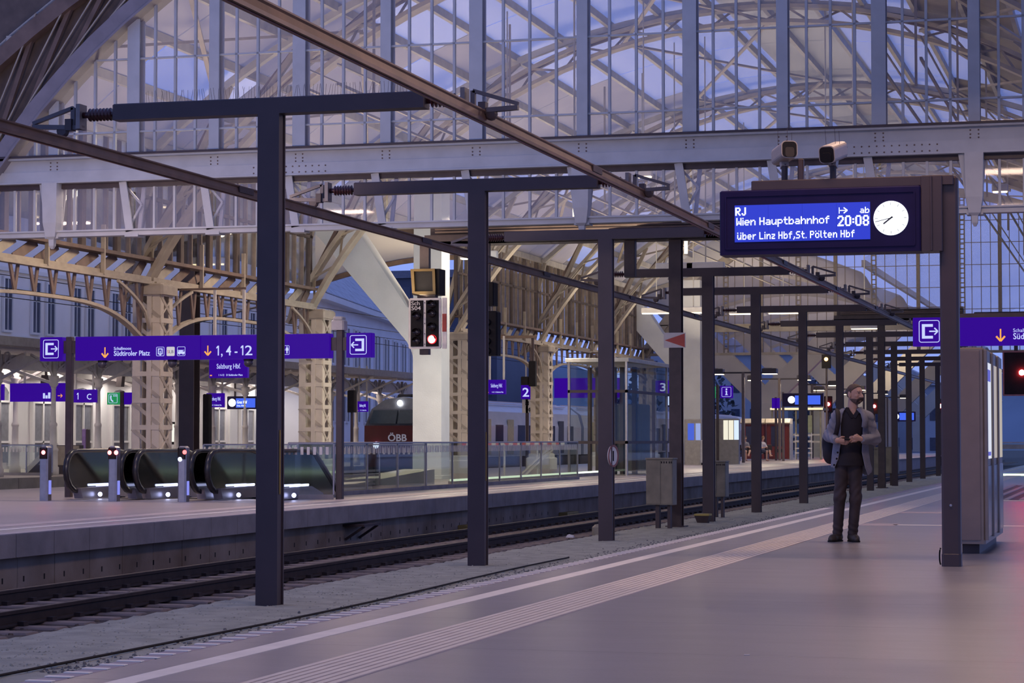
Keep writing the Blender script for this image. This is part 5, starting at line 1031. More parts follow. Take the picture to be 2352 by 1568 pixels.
# zigzag supports of the far canopy
BEI = M('beige_fair_concrete', (.50, .45, .39), .7, 0, .06, .8)
vc = thing('forked_column', 'wide beige forked column carrying the far canopy, nearest of its row', 'column', (-21.38, 133, 0), 0, 'forked columns of the far canopy')
obj('trunk', G().rbox(-.5, .5, -.45, .45, 0, 3.3, .03), BEI, vc)
for s in (-1, 1): obj('slanted_leg', G().xz([(s * -.5, 3.0), (s * .5, 3.0), (s * 5.9, 8.3), (s * 4.2, 8.3), (s * -.0, 4.3)], -.4 - .02 * s, .4 - .02 * s), BEI, vc)
for i in range(5): dup(vc, (-20.9 + .35 * i, 152 + 20 * i, 0), 'wide beige forked column carrying the far canopy, %s in its row' % ORD[i + 1])
# far canopies: lit fabric on the left, translucent sheets on the right
fc = thing('far_canopy', 'warm lit fabric canopy beyond the far gable', 'canopy', (0, 0, 0)); obj('membrane', sheet(lambda x, y: 8.0 + 1.8 * math.sin((x + 27) / 14.5 * PI) + .9 * math.cos((y - 106) / 18 * PI) ** 2, -27, -12.5, 14, 106, 200, 48), MEM, fc, True)
for y in (115, 133, 151, 169): obj('canopy_rib', G().path([(x, y, 8.0 + 1.8 * math.sin((x + 27) / 14.5 * PI) - .1) for x in np.linspace(-26.8, -12.7, 14)], .2, .2, (0, 1, 0)), BEI, fc)
TRS = bpy.data.materials.new('translucent_sheet'); TRS.use_nodes = True; _n = TRS.node_tree.nodes; _l = TRS.node_tree.links; _n.clear()
_o = _n.new('ShaderNodeOutputMaterial'); _a = _n.new('ShaderNodeBsdfTranslucent'); _t2 = _n.new('ShaderNodeBsdfTransparent'); _m = _n.new('ShaderNodeMixShader'); _wv = _n.new('ShaderNodeTexWave'); _g = _n.new('ShaderNodeNewGeometry'); _bp = _n.new('ShaderNodeBump')
_a.inputs[0].default_value = (.86, .86, .88, 1); _m.inputs[0].default_value = .80; _wv.bands_direction = 'Y'; _wv.inputs['Scale'].default_value = .8; _bp.inputs['Strength'].default_value = .6; _bp.inputs['Distance'].default_value = .3
_mr = _n.new('ShaderNodeMapRange'); _mr.inputs[3].default_value = .68; _mr.inputs[4].default_value = .92; _l.new(_wv.outputs['Fac'], _mr.inputs[0]); _l.new(_mr.outputs[0], _m.inputs[0]); _l.new(_g.outputs['Position'], _wv.inputs['Vector']); _l.new(_wv.outputs['Fac'], _bp.inputs['Height']); _l.new(_bp.outputs[0], _a.inputs['Normal']); _d = _n.new('ShaderNodeBsdfDiffuse'); _d.inputs[0].default_value = (.75, .75, .8, 1); _m3 = _n.new('ShaderNodeMixShader'); _m3.inputs[0].default_value = .35; _l.new(_a.outputs[0], _m3.inputs[1]); _l.new(_d.outputs[0], _m3.inputs[2]); _l.new(_m3.outputs[0], _m.inputs[1]); _l.new(_t2.outputs[0], _m.inputs[2]); _l.new(_m.outputs[0], _o.inputs[0])
fs = thing('far_canopy', 'pale blue translucent canopy beyond the far gable, right part', 'canopy', (0, 0, 0)); obj('sheet', sheet(lambda x, y: 9.5 + 4 * math.sin(min(1, max(0, (x + 12.5) / 24)) * PI) , -12.4, 12, 12, 106, 178, 24), TRS, fs, True)
for x in (-12.4, -4, 4, 12): obj('canopy_beam', G().box(x - .1, x + .1, 106, 178, 9.5 + 4 * math.sin((x + 12.5) / 24.5 * PI) - .35, 9.5 + 4 * math.sin((x + 12.5) / 24.5 * PI) - .05), BEI, fs)
# hall pendant lights
for i, (x, y, z) in enumerate(((-15.4, 55, 8.3), (-14.4, 59, 8.2), (-14.5, 67, 8.6), (-12.3, 57, 7.9), (-9.6, 68, 8.5), (-8.0, 60, 8.8), (-6.9, 62, 7.8), (-3.7, 64, 8.0), (-18.2, 62, 6.3), (-12.9, 64, 6.0), (-12.0, 64, 6.0), (-16.8, 80, 5.67), (-15.45, 80, 5.67), (-13.6, 80, 5.6), (-12.2, 80, 5.6), (-10.5, 90, 5.5))):
    t = thing('pendant_lamp', ['first small roof lamp from the left behind the gable glass', 'second small roof lamp from the left behind the gable glass', 'small roof lamp right of the crossing conductor rail, lower one', 'small roof lamp close behind the middle gable post', 'small roof lamp behind the big round arch band', 'small roof lamp high above the departure board', 'small roof lamp above the left surveillance camera', 'rightmost small roof lamp near the picture edge', 'long box lamp under the arcade roof, nearest to the side wall', 'long box lamp behind the lower gable panes, left of its pair', 'long box lamp behind the lower gable panes, right of its pair', 'long box lamp beyond the third T-shaped post, left of its pair', 'long box lamp beyond the third T-shaped post, right of its pair', 'long box lamp below the departure board, left of its pair', 'long box lamp below the departure board, right of its pair', 'long box lamp farthest inside the hall'][i], 'lamp', (x, y, z), 0, 'hall pendant lamps'); w = .22 if i < 8 else .55
    obj('case', G().rbox(-w, w, -.12, .12, .02, .22, .02), GREYW, t); obj('diffuser', G().box(-w + .03, w - .03, -.1, .1, -.01, .02), WARML, t); obj('rod', G().cyl((0, 0, .2), (0, 0, za(x, RO, ZO) - z - .11), .02, 6), PURL, t)
for i, (x, y, z0, z1) in enumerate(((-12.9, 52, 6.2, 7.4), (-11.2, 57, 5.9, 6.9), (-6.9, 57, 6.0, 6.9), (-6.5, 82, 5.6, 6.6), (-1.2, 45, 6.1, 7.2))):
    t = thing('tube_lamp', 'upright glowing tube lamp in the hall, %s of five' % ORD[i], 'lamp', (x, y, z0), 0, 'upright tube lamps'); obj('tube', G().cyl((0, 0, 0), (0, 0, z1 - z0), .045, 10), WARML, t, True); obj('rod', G().cyl((0, 0, z1 - z0), (0, 0, za(x, RO, ZO) - z0 - .11), .025, 6), PURL, t)
# ------------------------------------------------------------------ background beyond the station
HILL = M('dusk_hill', (.17, .22, .28), .9, 0, .25, .03)
g = G(); xs = np.linspace(-320, 220, 55)
hz = lambda x, k: (18 + 9 * math.sin(x * .021 + k) + 4 * math.sin(x * .07 + 2 * k)) * (1 if k == 0 else .55)
for k, y in ((0, 560), (1.3, 430)):
    vs = [(x, y, -2) for x in xs] + [(x, y + 40, hz(x, k)) for x in xs] + [(x, y + 160, -2) for x in xs]; n = len(xs)
    g.add(vs, [(i, i + 1, n + i + 1, n + i) for i in range(n - 1)] + [(n + i, n + i + 1, 2 * n + i + 1, 2 * n + i) for i in range(n - 1)])
struct(obj('hills', g, HILL))
BW = M('far_house_wall', (.34, .36, .42), .8, 0, .12, .3)
for i, (x, y, w, h) in enumerate(((-42, 235, 12, 11), (-31, 250, 10, 8), (-21, 230, 7, 6), (-12, 260, 9, 9), (-2, 245, 9, 12), (8, 235, 9, 10), (-56, 260, 12, 13))):
    t = thing('far_house', 'distant dusk-blue house beyond the platforms, %s of seven from the left' % ORD[(1, 2, 3, 4, 5, 6, 0)[i]], 'building', (x, y, -1)); obj('wall', G().box(0, w, 0, 8, 0, h), BW, t); obj('roof', G().xz([(-.4, h), (w + .4, h), (w / 2, h + 2.6)], -.4, 8.4), TILE, t)
    wm = mesh('window', G().box(0, .9, -.06, 0, 0, 1.3), M('house_window', (.05, .06, .1), .2)); wl_ = mesh('window', G().box(0, .9, -.06, 0, 0, 1.3), EM('house_lit', (.3, .26, .18), .5))
    for r in range(int(h / 3)):
        for c in range(int(w / 2)): put('window', wl_ if random.random() < .06 else wm, t, (.6 + 2 * c, 0, 1 + 3 * r))
for i, (x, y) in enumerate(((-44, 200), (-38, 205), (-27, 198), (-5.5, 200), (-1.5, 190), (2.5, 195))):
    t = thing('bare_tree', 'dark tree in the dusk beyond the platforms, %s from the left' % ORD[i], 'tree', (x, y, -1)); obj('trunk', G().cyl((0, 0, 0), (0, 0, 4), .2, 8, .12), DBROWN, t); g = G()
    for k in range(260):
        a, b, r = random.uniform(0, 6.28), random.uniform(-1, 1), 2.4 * random.random() ** .4; s = .35; p = Vector((r * math.cos(a) * math.sqrt(1 - b * b), r * math.sin(a) * math.sqrt(1 - b * b), 5.2 + 1.5 * r * b / 1.2)); u = Vector((random.gauss(0, 1), random.gauss(0, 1), random.gauss(0, 1))).normalized() * s; w_ = Vector((random.gauss(0, 1), random.gauss(0, 1), random.gauss(0, 1))).normalized() * s
        g.add([p, p + u, p + u + w_, p + w_], [(0, 1, 2, 3)])
    obj('foliage', g, M('dusk_leaves', (.05, .06, .07), .9), t)

# ------------------------------------------------------------------ figures: smooth surfaces from distance fields
def sdf_mesh(fn, lo, hi, h):
    lo = np.array(lo, float); n = np.ceil((np.array(hi) - lo) / h).astype(int) + 1
    X, Y, Z = np.meshgrid(*[lo[i] + h * np.arange(n[i]) for i in range(3)], indexing='ij')
    X = X.astype(np.float32); Y = Y.astype(np.float32); Z = Z.astype(np.float32)
    D = fn(X, Y, Z); S = D < 0
    c = np.zeros(tuple(n - 1), np.int8)
    for i in (0, 1):
        for j in (0, 1):
            for k in (0, 1): c += S[i:n[0] - 1 + i, j:n[1] - 1 + j, k:n[2] - 1 + k]
    act = (c > 0) & (c < 8); ii = np.argwhere(act); idx = -np.ones(act.shape, np.int64); idx[act] = np.arange(len(ii))
    P = np.zeros((len(ii), 3)); W_ = np.zeros(len(ii)); cor = [(i, j, k) for i in (0, 1) for j in (0, 1) for k in (0, 1)]
    for a in range(8):
        for b in range(a + 1, 8):
            A, B = cor[a], cor[b]
            if sum(abs(A[q] - B[q]) for q in range(3)) != 1: continue
            da = D[ii[:, 0] + A[0], ii[:, 1] + A[1], ii[:, 2] + A[2]]; db = D[ii[:, 0] + B[0], ii[:, 1] + B[1], ii[:, 2] + B[2]]
            m = (da < 0) != (db < 0); t = np.where(m, da / np.where(m, da - db, 1), 0)
            P += m[:, None] * (np.array(A)[None] + t[:, None] * (np.array(B) - np.array(A))[None]); W_ += m
    V = lo + h * (ii + P / np.maximum(W_, 1)[:, None]); F = []
    for ax in range(3):
        u, v = (ax + 1) % 3, (ax + 2) % 3; sl = [slice(None)] * 3; s0 = list(sl); s1 = list(sl); s0[ax] = slice(0, -1); s1[ax] = slice(1, None)
        ed = np.argwhere(S[tuple(s0)] != S[tuple(s1)]); ed = ed[(ed[:, u] > 0) & (ed[:, v] > 0) & (ed[:, u] < n[u] - 1) & (ed[:, v] < n[v] - 1)]
        q = []
        for du, dv in ((-1, -1), (0, -1), (0, 0), (-1, 0)):
            e = ed.copy(); e[:, u] += du; e[:, v] += dv; q.append(idx[e[:, 0], e[:, 1], e[:, 2]])
        q = np.stack(q, 1); fl = ~S[ed[:, 0], ed[:, 1], ed[:, 2]]; q[fl] = q[fl][:, ::-1]; F.append(q)
    F = np.concatenate(F); F = F[(F >= 0).all(1)]
    g = G(); g.v = [tuple(p) for p in V]; g.f = [tuple(int(i) for i in f) for f in F]; return g
def cap(p, q, r0, r1):
    p = np.array(p, np.float32); q = np.array(q, np.float32); d = q - p; L2 = float(d @ d)
    def f(X, Y, Z):
        t = np.clip(((X - p[0]) * d[0] + (Y - p[1]) * d[1] + (Z - p[2]) * d[2]) / L2, 0, 1)
        return np.sqrt((X - p[0] - t * d[0]) ** 2 + (Y - p[1] - t * d[1]) ** 2 + (Z - p[2] - t * d[2]) ** 2) - (r0 + (r1 - r0) * t)
    return f
def ell(c, r, R=None):
    c = np.array(c, np.float32); r = np.array(r, np.float32)
    def f(X, Y, Z):
        x, y, z = X - c[0], Y - c[1], Z - c[2]
        if R is not None: x, y, z = (R[0][0] * x + R[0][1] * y + R[0][2] * z, R[1][0] * x + R[1][1] * y + R[1][2] * z, R[2][0] * x + R[2][1] * y + R[2][2] * z)
        k0 = np.sqrt((x / r[0]) ** 2 + (y / r[1]) ** 2 + (z / r[2]) ** 2); k1 = np.sqrt((x / r[0] ** 2) ** 2 + (y / r[1] ** 2) ** 2 + (z / r[2] ** 2) ** 2)
        return k0 * (k0 - 1) / np.maximum(k1, 1e-6)
    return f
def su(k, *fs):
    def f(X, Y, Z):
        d = fs[0](X, Y, Z)
        for g_ in fs[1:]:
            e = g_(X, Y, Z); h = np.clip(.5 + .5 * (e - d) / k, 0, 1); d = e * (1 - h) + d * h - k * h * (1 - h)
        return d
    return f
def boxed(fn, lo, hi, far=.08):
    # evaluate fn only inside a box of the (regular) grid
    def f(X, Y, Z):
        ax = (X[:, 0, 0], Y[0, :, 0], Z[0, 0, :]); s = tuple(slice(int(np.searchsorted(a, lo[i])), int(np.searchsorted(a, hi[i]))) for i, a in enumerate(ax))
        d = np.full(X.shape, far, np.float32)
        if all(q.stop > q.start for q in s): d[s] = fn(X[s], Y[s], Z[s])
        return d
    return f
def torso(levels, yc=0.0):
    # levels: (z, xc, half width, half depth)
    zs = [l[0] for l in levels]
    def f(X, Y, Z):
        xc = np.interp(Z, zs, [l[1] for l in levels]); a = np.interp(Z, zs, [l[2] for l in levels]); b = np.interp(Z, zs, [l[3] for l in levels])
        k = np.sqrt(((X - xc) / a) ** 2 + ((Y - yc) / b) ** 2); d = (k - 1) * np.minimum(a, b)
        return np.maximum(d, np.maximum(zs[0] - Z, Z - zs[-1]))
    return f
SKIN = M('weathered_skin', (.52, .30, .21), .55, 0, .08, 12); CARD = M('grey_blue_knit', (.245, .24, .28), .85, 0, .12, 14, .5, 160); SHIRT = M('black_polo', (.014, .009, .013), .8, 0, .2, 8); TROU = M('dark_brown_trousers', (.042, .028, .030), .75, 0, .3, 7); HAIR = M('grey_brown_hair', (.085, .055, .038), .8, 0, .3, 60); MOU = M('dark_moustache', (.045, .026, .018), .85, 0, .3, 60); SHOE = M('worn_brown_shoe', (.055, .042, .034), .6, 0, .3, 20); BAG = M('black_backpack_cloth', (.018, .012, .016), .8)
man = thing('person', 'man in an open grey cardigan over a black shirt, hands held together, looking aside', 'person', (-3.226, 25.6, 0), math.radians(7.1))
fy, fx = -math.cos(math.radians(52)), math.sin(math.radians(52)); FW = np.array([fx, fy, -.06]); FW /= np.linalg.norm(FW); LT = np.array([-fy, fx, 0]); LT /= np.linalg.norm(LT); UPV = np.cross(FW, -LT); UPV = UPV if UPV[2] > 0 else -UPV
RH = np.stack([LT, FW, UPV]); HC = np.array([.118, -.02, 1.660])
hp = lambda l, f_, u: tuple(HC + LT * l + FW * f_ + UPV * u)
head = su(.025, ell(HC + UPV * .018, (.074, .094, .088), RH), ell(hp(0, .018, -.045), (.058, .070, .070), RH), ell(hp(0, .055, -.085), (.030, .026, .026), RH))
face = su(.012, head, cap(hp(0, .088, .012), hp(0, .113, -.030), .010, .015), ell(hp(.016, .094, -.033), (.010, .012, .009), RH), ell(hp(-.016, .094, -.033), (.010, .012, .009), RH), ell(hp(0, .084, .030), (.05, .014, .010), RH), ell(hp(.038, .062, -.022), (.022, .022, .018), RH), ell(hp(-.038, .062, -.022), (.022, .022, .018), RH), ell(hp(0, .082, -.072), (.024, .014, .010), RH))
ear = lambda s: su(.006, ell(hp(s * .077, -.012, -.008), (.010, .022, .033), RH), ell(hp(s * .076, -.006, -.034), (.010, .013, .014), RH))
def hand(wr, dirv, side, curl, bend):
    # palm and five fingers; dirv points along the palm, side towards the thumb, curl towards the palm's inner face
    wr, dirv, side, curl = [np.array(v, float) for v in (wr, dirv, side, curl)]; dirv /= np.linalg.norm(dirv); side /= np.linalg.norm(side); curl /= np.linalg.norm(curl); pc = wr + dirv * .052; fs = [cap(tuple(wr + dirv * .012), tuple(wr + dirv * .085 + side * .012), .026, .020), cap(tuple(wr + dirv * .02 + side * .008), tuple(wr + dirv * .082 - side * .02), .024, .017), cap(tuple(wr + dirv * .02 + side * .01), tuple(wr + dirv * .080 + side * .026), .022, .016)]
    for i, L in enumerate((.040, .045, .042, .033)):
        b = wr + dirv * (.088 - .004 * abs(i - 1)) + side * (.029 - .0195 * i); k1 = b + dirv * L * .85 + curl * L * .25 * bend; k2 = k1 + dirv * L * (.62 - .35 * bend) + curl * L * .55 * bend; k3 = k2 + dirv * L * (.42 - .6 * bend) + curl * L * .40 * bend
        fs += [cap(tuple(b - dirv * .015), tuple(k1), .0092, .0086), cap(tuple(k1), tuple(k2), .0086, .0078), cap(tuple(k2), tuple(k3), .0078, .0068)]
    t0 = wr + dirv * .025 + side * .022; t1 = t0 + side * .030 + dirv * .028 + curl * .012; t2 = t1 + dirv * .026 + curl * .018 - side * .004
    fs += [cap(tuple(t0), tuple(t1), .014, .011), cap(tuple(t1), tuple(t2), .011, .009)]
    return su(.0035, *fs)
SL, EL, WL = (-.075, .0, 1.410), (-.168, .02, 1.185), (-.085, -.20, 1.135)
SR_, ER, WR = (.265, .0, 1.395), (.345, .03, 1.15), (.195, -.21, 1.150)
arms = su(.02, cap(SL, EL, .048, .040), cap(EL, WL, .040, .027), cap(SR_, ER, .048, .040), cap(ER, WR, .040, .027))
hands = boxed(su(.004, hand(WL, (.95, -.16, -.20), (.12, -.55, .8), (.1, .55, .35), .55), hand(WR, (-.93, -.26, .02), (0, -.25, .95), (-.15, .75, -.25), .95)), (-.13, -.34, 1.02), (.26, -.12, 1.28))
legs = su(.03, cap((-.015, .01, .90), (-.050, -.035, .50), .058, .048), cap((-.050, -.035, .50), (-.078, .02, .07), .048, .034), cap((.120, .01, .90), (.122, -.02, .48), .058, .048), cap((.122, -.02, .48), (.085, .0, .07), .048, .034), cap((.02, .02, .95), (.09, .02, .95), .075, .075))
trunk = torso([(.94, .055, .11, .075), (1.05, .06, .125, .09), (1.25, .08, .15, .095), (1.40, .09, .165, .08), (1.47, .095, .10, .06)])
neck = cap((.092, .005, 1.44), tuple(HC + np.array([-.012, .022, -.07])), .060, .056)
headall = boxed(su(.012, face, ear(1), ear(-1)), (-.05, -.22, 1.50), (.30, .16, 1.80))
body = su(.012, su(.03, trunk, legs, arms, neck), hands, headall)
obj('body', sdf_mesh(body, (-.26, -.36, .03), (.42, .14, 1.80), .005), SKIN, man, True)
def trousers(X, Y, Z):
    d = su(.035, cap((-.018, .0, .90), (-.052, -.035, .50), .083, .066), cap((-.052, -.035, .50), (-.080, .015, .075), .064, .055), cap((.125, .0, .90), (.124, -.02, .48), .083, .066), cap((.124, -.02, .48), (.088, .0, .075), .064, .055), cap((-.005, 0, .935), (.115, 0, .935), .105, .105))(X, Y, Z)
    w = .004 * np.sin(Z * 95 + X * 40) * np.exp(-((Z - .13) / .09) ** 2) + .004 * np.sin(Z * 60 - X * 70) * np.exp(-((Z - .55) / .12) ** 2)
    return np.maximum(np.maximum(d + w, .068 - Z), Z - .93)
obj('trousers', sdf_mesh(trousers, (-.2, -.2, .05), (.28, .2, 1.04), .009), TROU, man, True)
def shirt(X, Y, Z):
    d = torso([(.83, .055, .178, .142), (.92, .056, .168, .134), (1.0, .06, .14, .115), (1.25, .08, .165, .118), (1.40, .09, .172, .098), (1.45, .095, .12, .085), (1.51, .098, .072, .080)])(X, Y, Z)
    v = np.abs(X - .105) - np.maximum(0, (Z - 1.375)) * .55
    d = np.maximum(d, -np.maximum(np.maximum(v, Y + .03), 1.37 - Z))
    return np.maximum(d, -(neck(X, Y, Z) - .004))
obj('shirt', sdf_mesh(shirt, (-.14, -.17, .85), (.32, .16, 1.54), .008), SHIRT, man, True)
obj('collar', G().path([(.03, -.055, 1.50), (.055, -.082, 1.455), (.10, -.10, 1.39)], .012, .045, (.3, -.9, .2)).path([(.165, -.05, 1.495), (.15, -.08, 1.45), (.112, -.10, 1.39)], .012, .045, (-.3, -.9, .2)), SHIRT, man)
def cardigan(X, Y, Z):
    z = [.735, .82, .90, 1.0, 1.12, 1.25, 1.38, 1.45, 1.50]
    out = torso([(z[0], .075, .235, .135), (z[1], .075, .235, .14), (z[2], .07, .22, .138), (z[3], .07, .205, .135), (z[4], .075, .195, .135), (z[5], .085, .20, .135), (z[6], .09, .20, .118), (z[7], .093, .17, .10), (z[8], .097, .09, .085)])(X, Y, Z)
    inn = torso([(z[0] - .02, .075, .215, .115), (z[1], .075, .215, .12), (z[2], .07, .198, .12), (z[3], .07, .17, .12), (z[4], .075, .165, .12), (z[5], .085, .17, .121), (z[6], .09, .172, .101), (z[7], .093, .14, .088), (z[8] + .02, .097, .072, .078)])(X, Y, Z)
    xl = np.interp(Z, [.74, .83, .92, 1.1, 1.3, 1.45, 1.5], [-.10, -.105, -.065, -.035, -.035, -.01, .03]); xr = np.interp(Z, [.74, .85, 1.0, 1.2, 1.4, 1.5], [.262, .225, .195, .205, .21, .17])
    op = np.maximum(np.maximum(xl - X, X - xr), Y - .0)
    hem = np.interp(X, [-.17, -.08, .05, .2, .27, .33], [.84, .815, .83, .76, .745, .80])
    fold = .004 * np.sin(X * 60 + Z * 12) * np.clip((1.1 - Z) / .3, 0, 1)
    bodyc = np.maximum(np.maximum(np.maximum(out + fold, -inn), -op), hem - Z)
    fo = .0055 * np.sin(Z * 75 + X * 55 - Y * 60)
    sl = su(.03, cap(SL, EL, .060, .060), cap(EL, WL, .060, .044), cap((-.02, 0, 1.44), SL, .05, .06))(X, Y, Z) + fo; sr = su(.03, cap(SR_, ER, .061, .062), cap(ER, WR, .062, .044), cap((.20, 0, 1.435), SR_, .05, .06))(X, Y, Z) + fo
    wl_c = (X - WL[0]) * .42 + (Y - WL[1]) * -.9; wr_c = (X - WR[0]) * -.53 + (Y - WR[1]) * -.85
    sl = np.maximum(sl, wl_c - .012); sr = np.maximum(sr, wr_c - .012)
    k = .02; d = bodyc
    for e in (sl, sr):
        h = np.clip(.5 + .5 * (e - d) / k, 0, 1); d = e * (1 - h) + d * h - k * h * (1 - h)
    return np.maximum(d, -(np.maximum(np.maximum(xl + .012 - X, X - xr + .012), Y + .02)))
obj('cardigan', sdf_mesh(cardigan, (-.31, -.31, .70), (.46, .20, 1.54), .0078), CARD, man, True)
obj('lapel', G().path([(.165, -.06, 1.50), (.215, -.105, 1.44), (.235, -.135, 1.36), (.225, -.142, 1.28)], .016, .065, (.35, -.9, .1)), CARD, man, True)
for z in (.86, .93, 1.0): obj('button', G().lathe([(.001, -.006), (.011, -.005), (.012, 0)], (np.interp(z, [.83, .92, 1.1], [-.125, -.085, -.055]), -.132, z), (0, 1, 0), 10), BLACK, man)
def hairf(X, Y, Z):
    d = head(X, Y, Z) - .007; x, y, z = X - HC[0], Y - HC[1], Z - HC[2]; f_ = x * FW[0] + y * FW[1] + z * FW[2]; u = x * UPV[0] + y * UPV[1] + z * UPV[2]; l = np.abs(x * LT[0] + y * LT[1])
    lim = np.minimum(np.maximum(.075 - 1.1 * (.085 - u) - .9 * np.maximum(0, l - .02) * 0, .012 - .18 * (u < -.01)), .062 + .05 * (l < .025))
    return np.maximum(np.maximum(d + .0015 * np.sin(X * 400) * np.sin(Z * 380), f_ - lim), -.055 - u)
obj('hair', sdf_mesh(hairf, (-.02, -.16, 1.58), (.26, .12, 1.79), .0048), HAIR, man, True)
stub = lambda X, Y, Z: np.maximum(head(X, Y, Z) - .0025, np.maximum(((X - HC[0]) * UPV[0] + (Y - HC[1]) * UPV[1] + (Z - HC[2]) * UPV[2]) + .055 - .0 * X, -.045 - ((X - HC[0]) * FW[0] + (Y - HC[1]) * FW[1] + (Z - HC[2]) * FW[2]) + .02))
obj('stubble', sdf_mesh(stub, (.0, -.16, 1.52), (.26, .08, 1.63), .0048), M('stubble_skin', (.13, .08, .06), .8, 0, .3, 80), man, True)
obj('moustache', sdf_mesh(su(.01, cap(hp(.003, .106, -.052), hp(.036, .086, -.066), .017, .013), cap(hp(-.003, .106, -.052), hp(-.036, .086, -.066), .017, .013), cap(hp(.034, .084, -.066), hp(.042, .068, -.090), .010, .006), cap(hp(-.034, .084, -.066), hp(-.042, .068, -.090), .010, .006)), (.1, -.18, 1.54), (.27, .0, 1.65), .0045), MOU, man, True)
for s in (-1, 1):
    obj('eye', G().lathe([(.001, -.009), (.005, -.0075), (.008, -.0035), (.0085, .002)], hp(s * .030, .083, .012), tuple(-FW), 12), M('eye_white', (.16, .12, .11), .35), man, True); obj('iris', G().lathe([(.001, -.0035), (.0045, -.003), (.005, 0)], hp(s * .030, .0905, .012), tuple(-FW), 10), BLACK, man); obj('eyebrow', G().path([hp(s * .014, .094, .030), hp(s * .032, .088, .036), hp(s * .047, .074, .031)], .008, .009, (0, 0, 1)), HAIR, man, True)
def shoe(x, y, rot):
    c, s = math.cos(rot), math.sin(rot); T = lambda a, b, z: (x + a * c - b * s, y + a * s + b * c, z)
    f1 = su(.03, cap(T(0, .05, .045), T(0, -.11, .036), .044, .040), cap(T(0, -.11, .036), T(.0, -.15, .030), .042, .034), cap(T(0, .02, .05), T(0, .03, .10), .044, .042))
    return lambda X, Y, Z: np.maximum(f1(X, Y, Z), .002 - Z)
for x, y, r, lab in ((-.085, .0, -.45, 0), (.088, -.02, .30, 1)):
    sh_ = obj('shoe', sdf_mesh(shoe(x, y, r), (x - .14, y - .24, -.01), (x + .14, y + .14, .17), .007), SHOE, man, True); c, s = math.cos(r), math.sin(r)
    obj('shoe_sole', G().xy([(x + a * c - b * s, y + a * s + b * c) for a, b in [(.046 * math.cos(q), .05 + .05 * math.sin(q)) for q in np.linspace(0, PI, 7)] + [(.044 * math.cos(q), -.135 + .055 * math.sin(q)) for q in np.linspace(PI, 2 * PI, 7)]], 0, .016), BLACK, sh_)
    obj('shoe_lace', G().bar((x + (-.02) * c + .06 * s, y - .02 * s - .06 * c, .082), (x + .02 * c + .06 * s, y + .02 * s - .06 * c, .082), .008, .006), SHOE, sh_)
bp_ = thing('backpack', 'dark backpack hanging at the hip of the standing man', 'bag', (-3.226, 25.6, 0), math.radians(7.1))
obj('sack', sdf_mesh(su(.03, ell((-.12, .16, 1.10), (.13, .085, .22)), ell((-.155, .12, .98), (.085, .08, .115))), (-.30, .02, .82), (.05, .28, 1.36), .011), BAG, bp_, True)
obj('shoulder_strap', G().path([(-.10, .13, 1.36), (-.085, .06, 1.475), (-.075, -.03, 1.49), (-.065, -.115, 1.43), (-.065, -.15, 1.32), (-.085, -.152, 1.22), (-.13, -.11, 1.12)], .010, .052, (.25, -.95, .1)), BAG, bp_, True)
tag(obj('dark_wallet', G().rbox(-3.226 + .035, -3.226 + .095, 25.6 - .255, 25.6 - .238, 1.135, 1.160, .005), BLACK), 'small dark object held between the hands of the standing man', 'wallet')
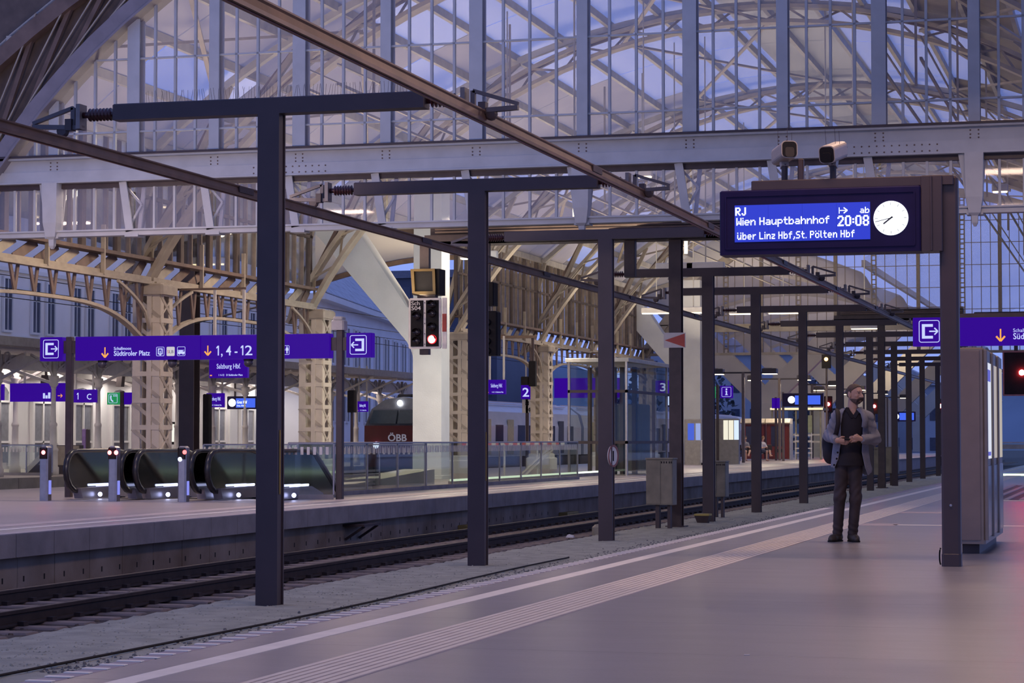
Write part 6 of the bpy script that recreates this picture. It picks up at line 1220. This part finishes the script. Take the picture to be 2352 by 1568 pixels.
# seated people far down the island platform
def sitter(lab, x, y, rz, top, low, hair, lean):
    t = thing('person', lab, 'person', (x, y, 0), rz)
    tr_ = lambda b: su(.05, torso([(.42, 0, .16, .12), (.62, 0, .15, .11), (.92, 0, .19, .11), (1.0, 0, .1, .07)], b)); hd = (0, -.05 - lean, 1.20)
    bd_ = su(.025, su(.05, cap((0, .05, .52), (0, -.02, .88), .13, .13), cap((-.1, .03, .5), (-.09, -.42, .50), .078, .06), cap((.1, .03, .5), (.12, -.42, .52), .078, .06), cap((-.09, -.42, .50), (-.08, -.40, .08), .055, .038), cap((.12, -.42, .52), (-.02, -.62, .30), .055, .04), cap((-.17, -.02, .92), (-.19, -.15, .68), .05, .04), cap((.17, -.02, .92), (.19, -.15, .68), .05, .04), cap((-.19, -.15, .68), (-.03, -.32, .72), .04, .03), cap((.19, -.15, .68), (.05, -.32, .74), .04, .03), cap((-.08, -.40, .05), (-.08, -.55, .04), .04, .035), cap((-.02, -.62, .28), (-.03, -.74, .28), .04, .035), cap((0, -.02, .95), hd, .05, .05)), ell(hd, (.072, .09, .105)), ell((0, hd[1] - .085, hd[2] - .02), (.014, .02, .02)), ell((-.02, -.34, .74), (.05, .04, .03)))
    obj('body', sdf_mesh(bd_, (-.3, -.85, -.0), (.3, .25, 1.36), .02), SKIN, t, True)
    obj('top', sdf_mesh(su(.04, cap((0, .05, .50), (0, -.02, .88), .145, .145), cap((-.15, -.02, .92), (-.19, -.13, .70), .064, .055), cap((.15, -.02, .92), (.19, -.13, .70), .064, .055)), (-.32, -.3, .3), (.32, .28, 1.08), .022), top, t, True)
    obj('shorts', sdf_mesh(su(.04, cap((-.1, .03, .5), (-.09, -.40, .50), .092, .075), cap((.1, .03, .5), (.12, -.40, .52), .092, .075)), (-.3, -.55, .35), (.3, .2, .65), .022), low, t, True)
    obj('hair', sdf_mesh(lambda X, Y, Z: np.maximum(ell(hd, (.085, .102, .118))(X, Y, Z), np.maximum(-(Z - 1.17) * .6 - (Y - hd[1]) * .8 - .03, -.5 - X)), (-.12, hd[1] - .14, 1.0), (.12, hd[1] + .14, 1.36), .016), hair, t, True); return t
sitter('seated person in grey beside the first double-headed light pole', -20.1, 118.2, .5, M('grey_top', (.22, .2, .22), .8), TROU, HAIR, .05)
sitter('seated person in pale top and dark shorts with legs crossed', -19.15, 118.0, .95, M('pale_top', (.55, .5, .5), .8), M('dark_shorts', (.05, .05, .08), .8), M('blond_hair', (.25, .13, .06), .8), .02)
bn = thing('bench', 'dark bench under the two seated people', 'bench', (-20.6, 118.0, 0)); obj('seat', G().rbox(0, 1.9, 0, .45, .38, .43, .02), DBROWN, bn)
for x in (.2, 1.7): obj('leg', G().box(x - .03, x + .03, .05, .4, 0, .38), DBROWN, bn)
obj('backrest', G().rbox(0, 1.9, .42, .46, .55, .85, .02), DBROWN, bn)
# ------------------------------------------------------------------ fit lettering widths
bpy.context.view_layer.update()
_dg = bpy.context.evaluated_depsgraph_get()
_fit = {o.name: w for o, w in TEXTS}
for o in [q for q in SC.objects if q.type == 'FONT']:
    me = bpy.data.meshes.new_from_object(o.evaluated_get(_dg)); me.materials.clear(); me.materials.append(o.data.materials[0])
    xs = [v.co.x for v in me.vertices]; k = _fit[o.name] / (max(xs) - min(xs)) if o.name in _fit and xs else 1.0
    q = put('print', me, o.parent, o.location, o.rotation_euler, (k, 1, 1)); nm = o.name; bpy.data.objects.remove(o); q.name = 'lettering'
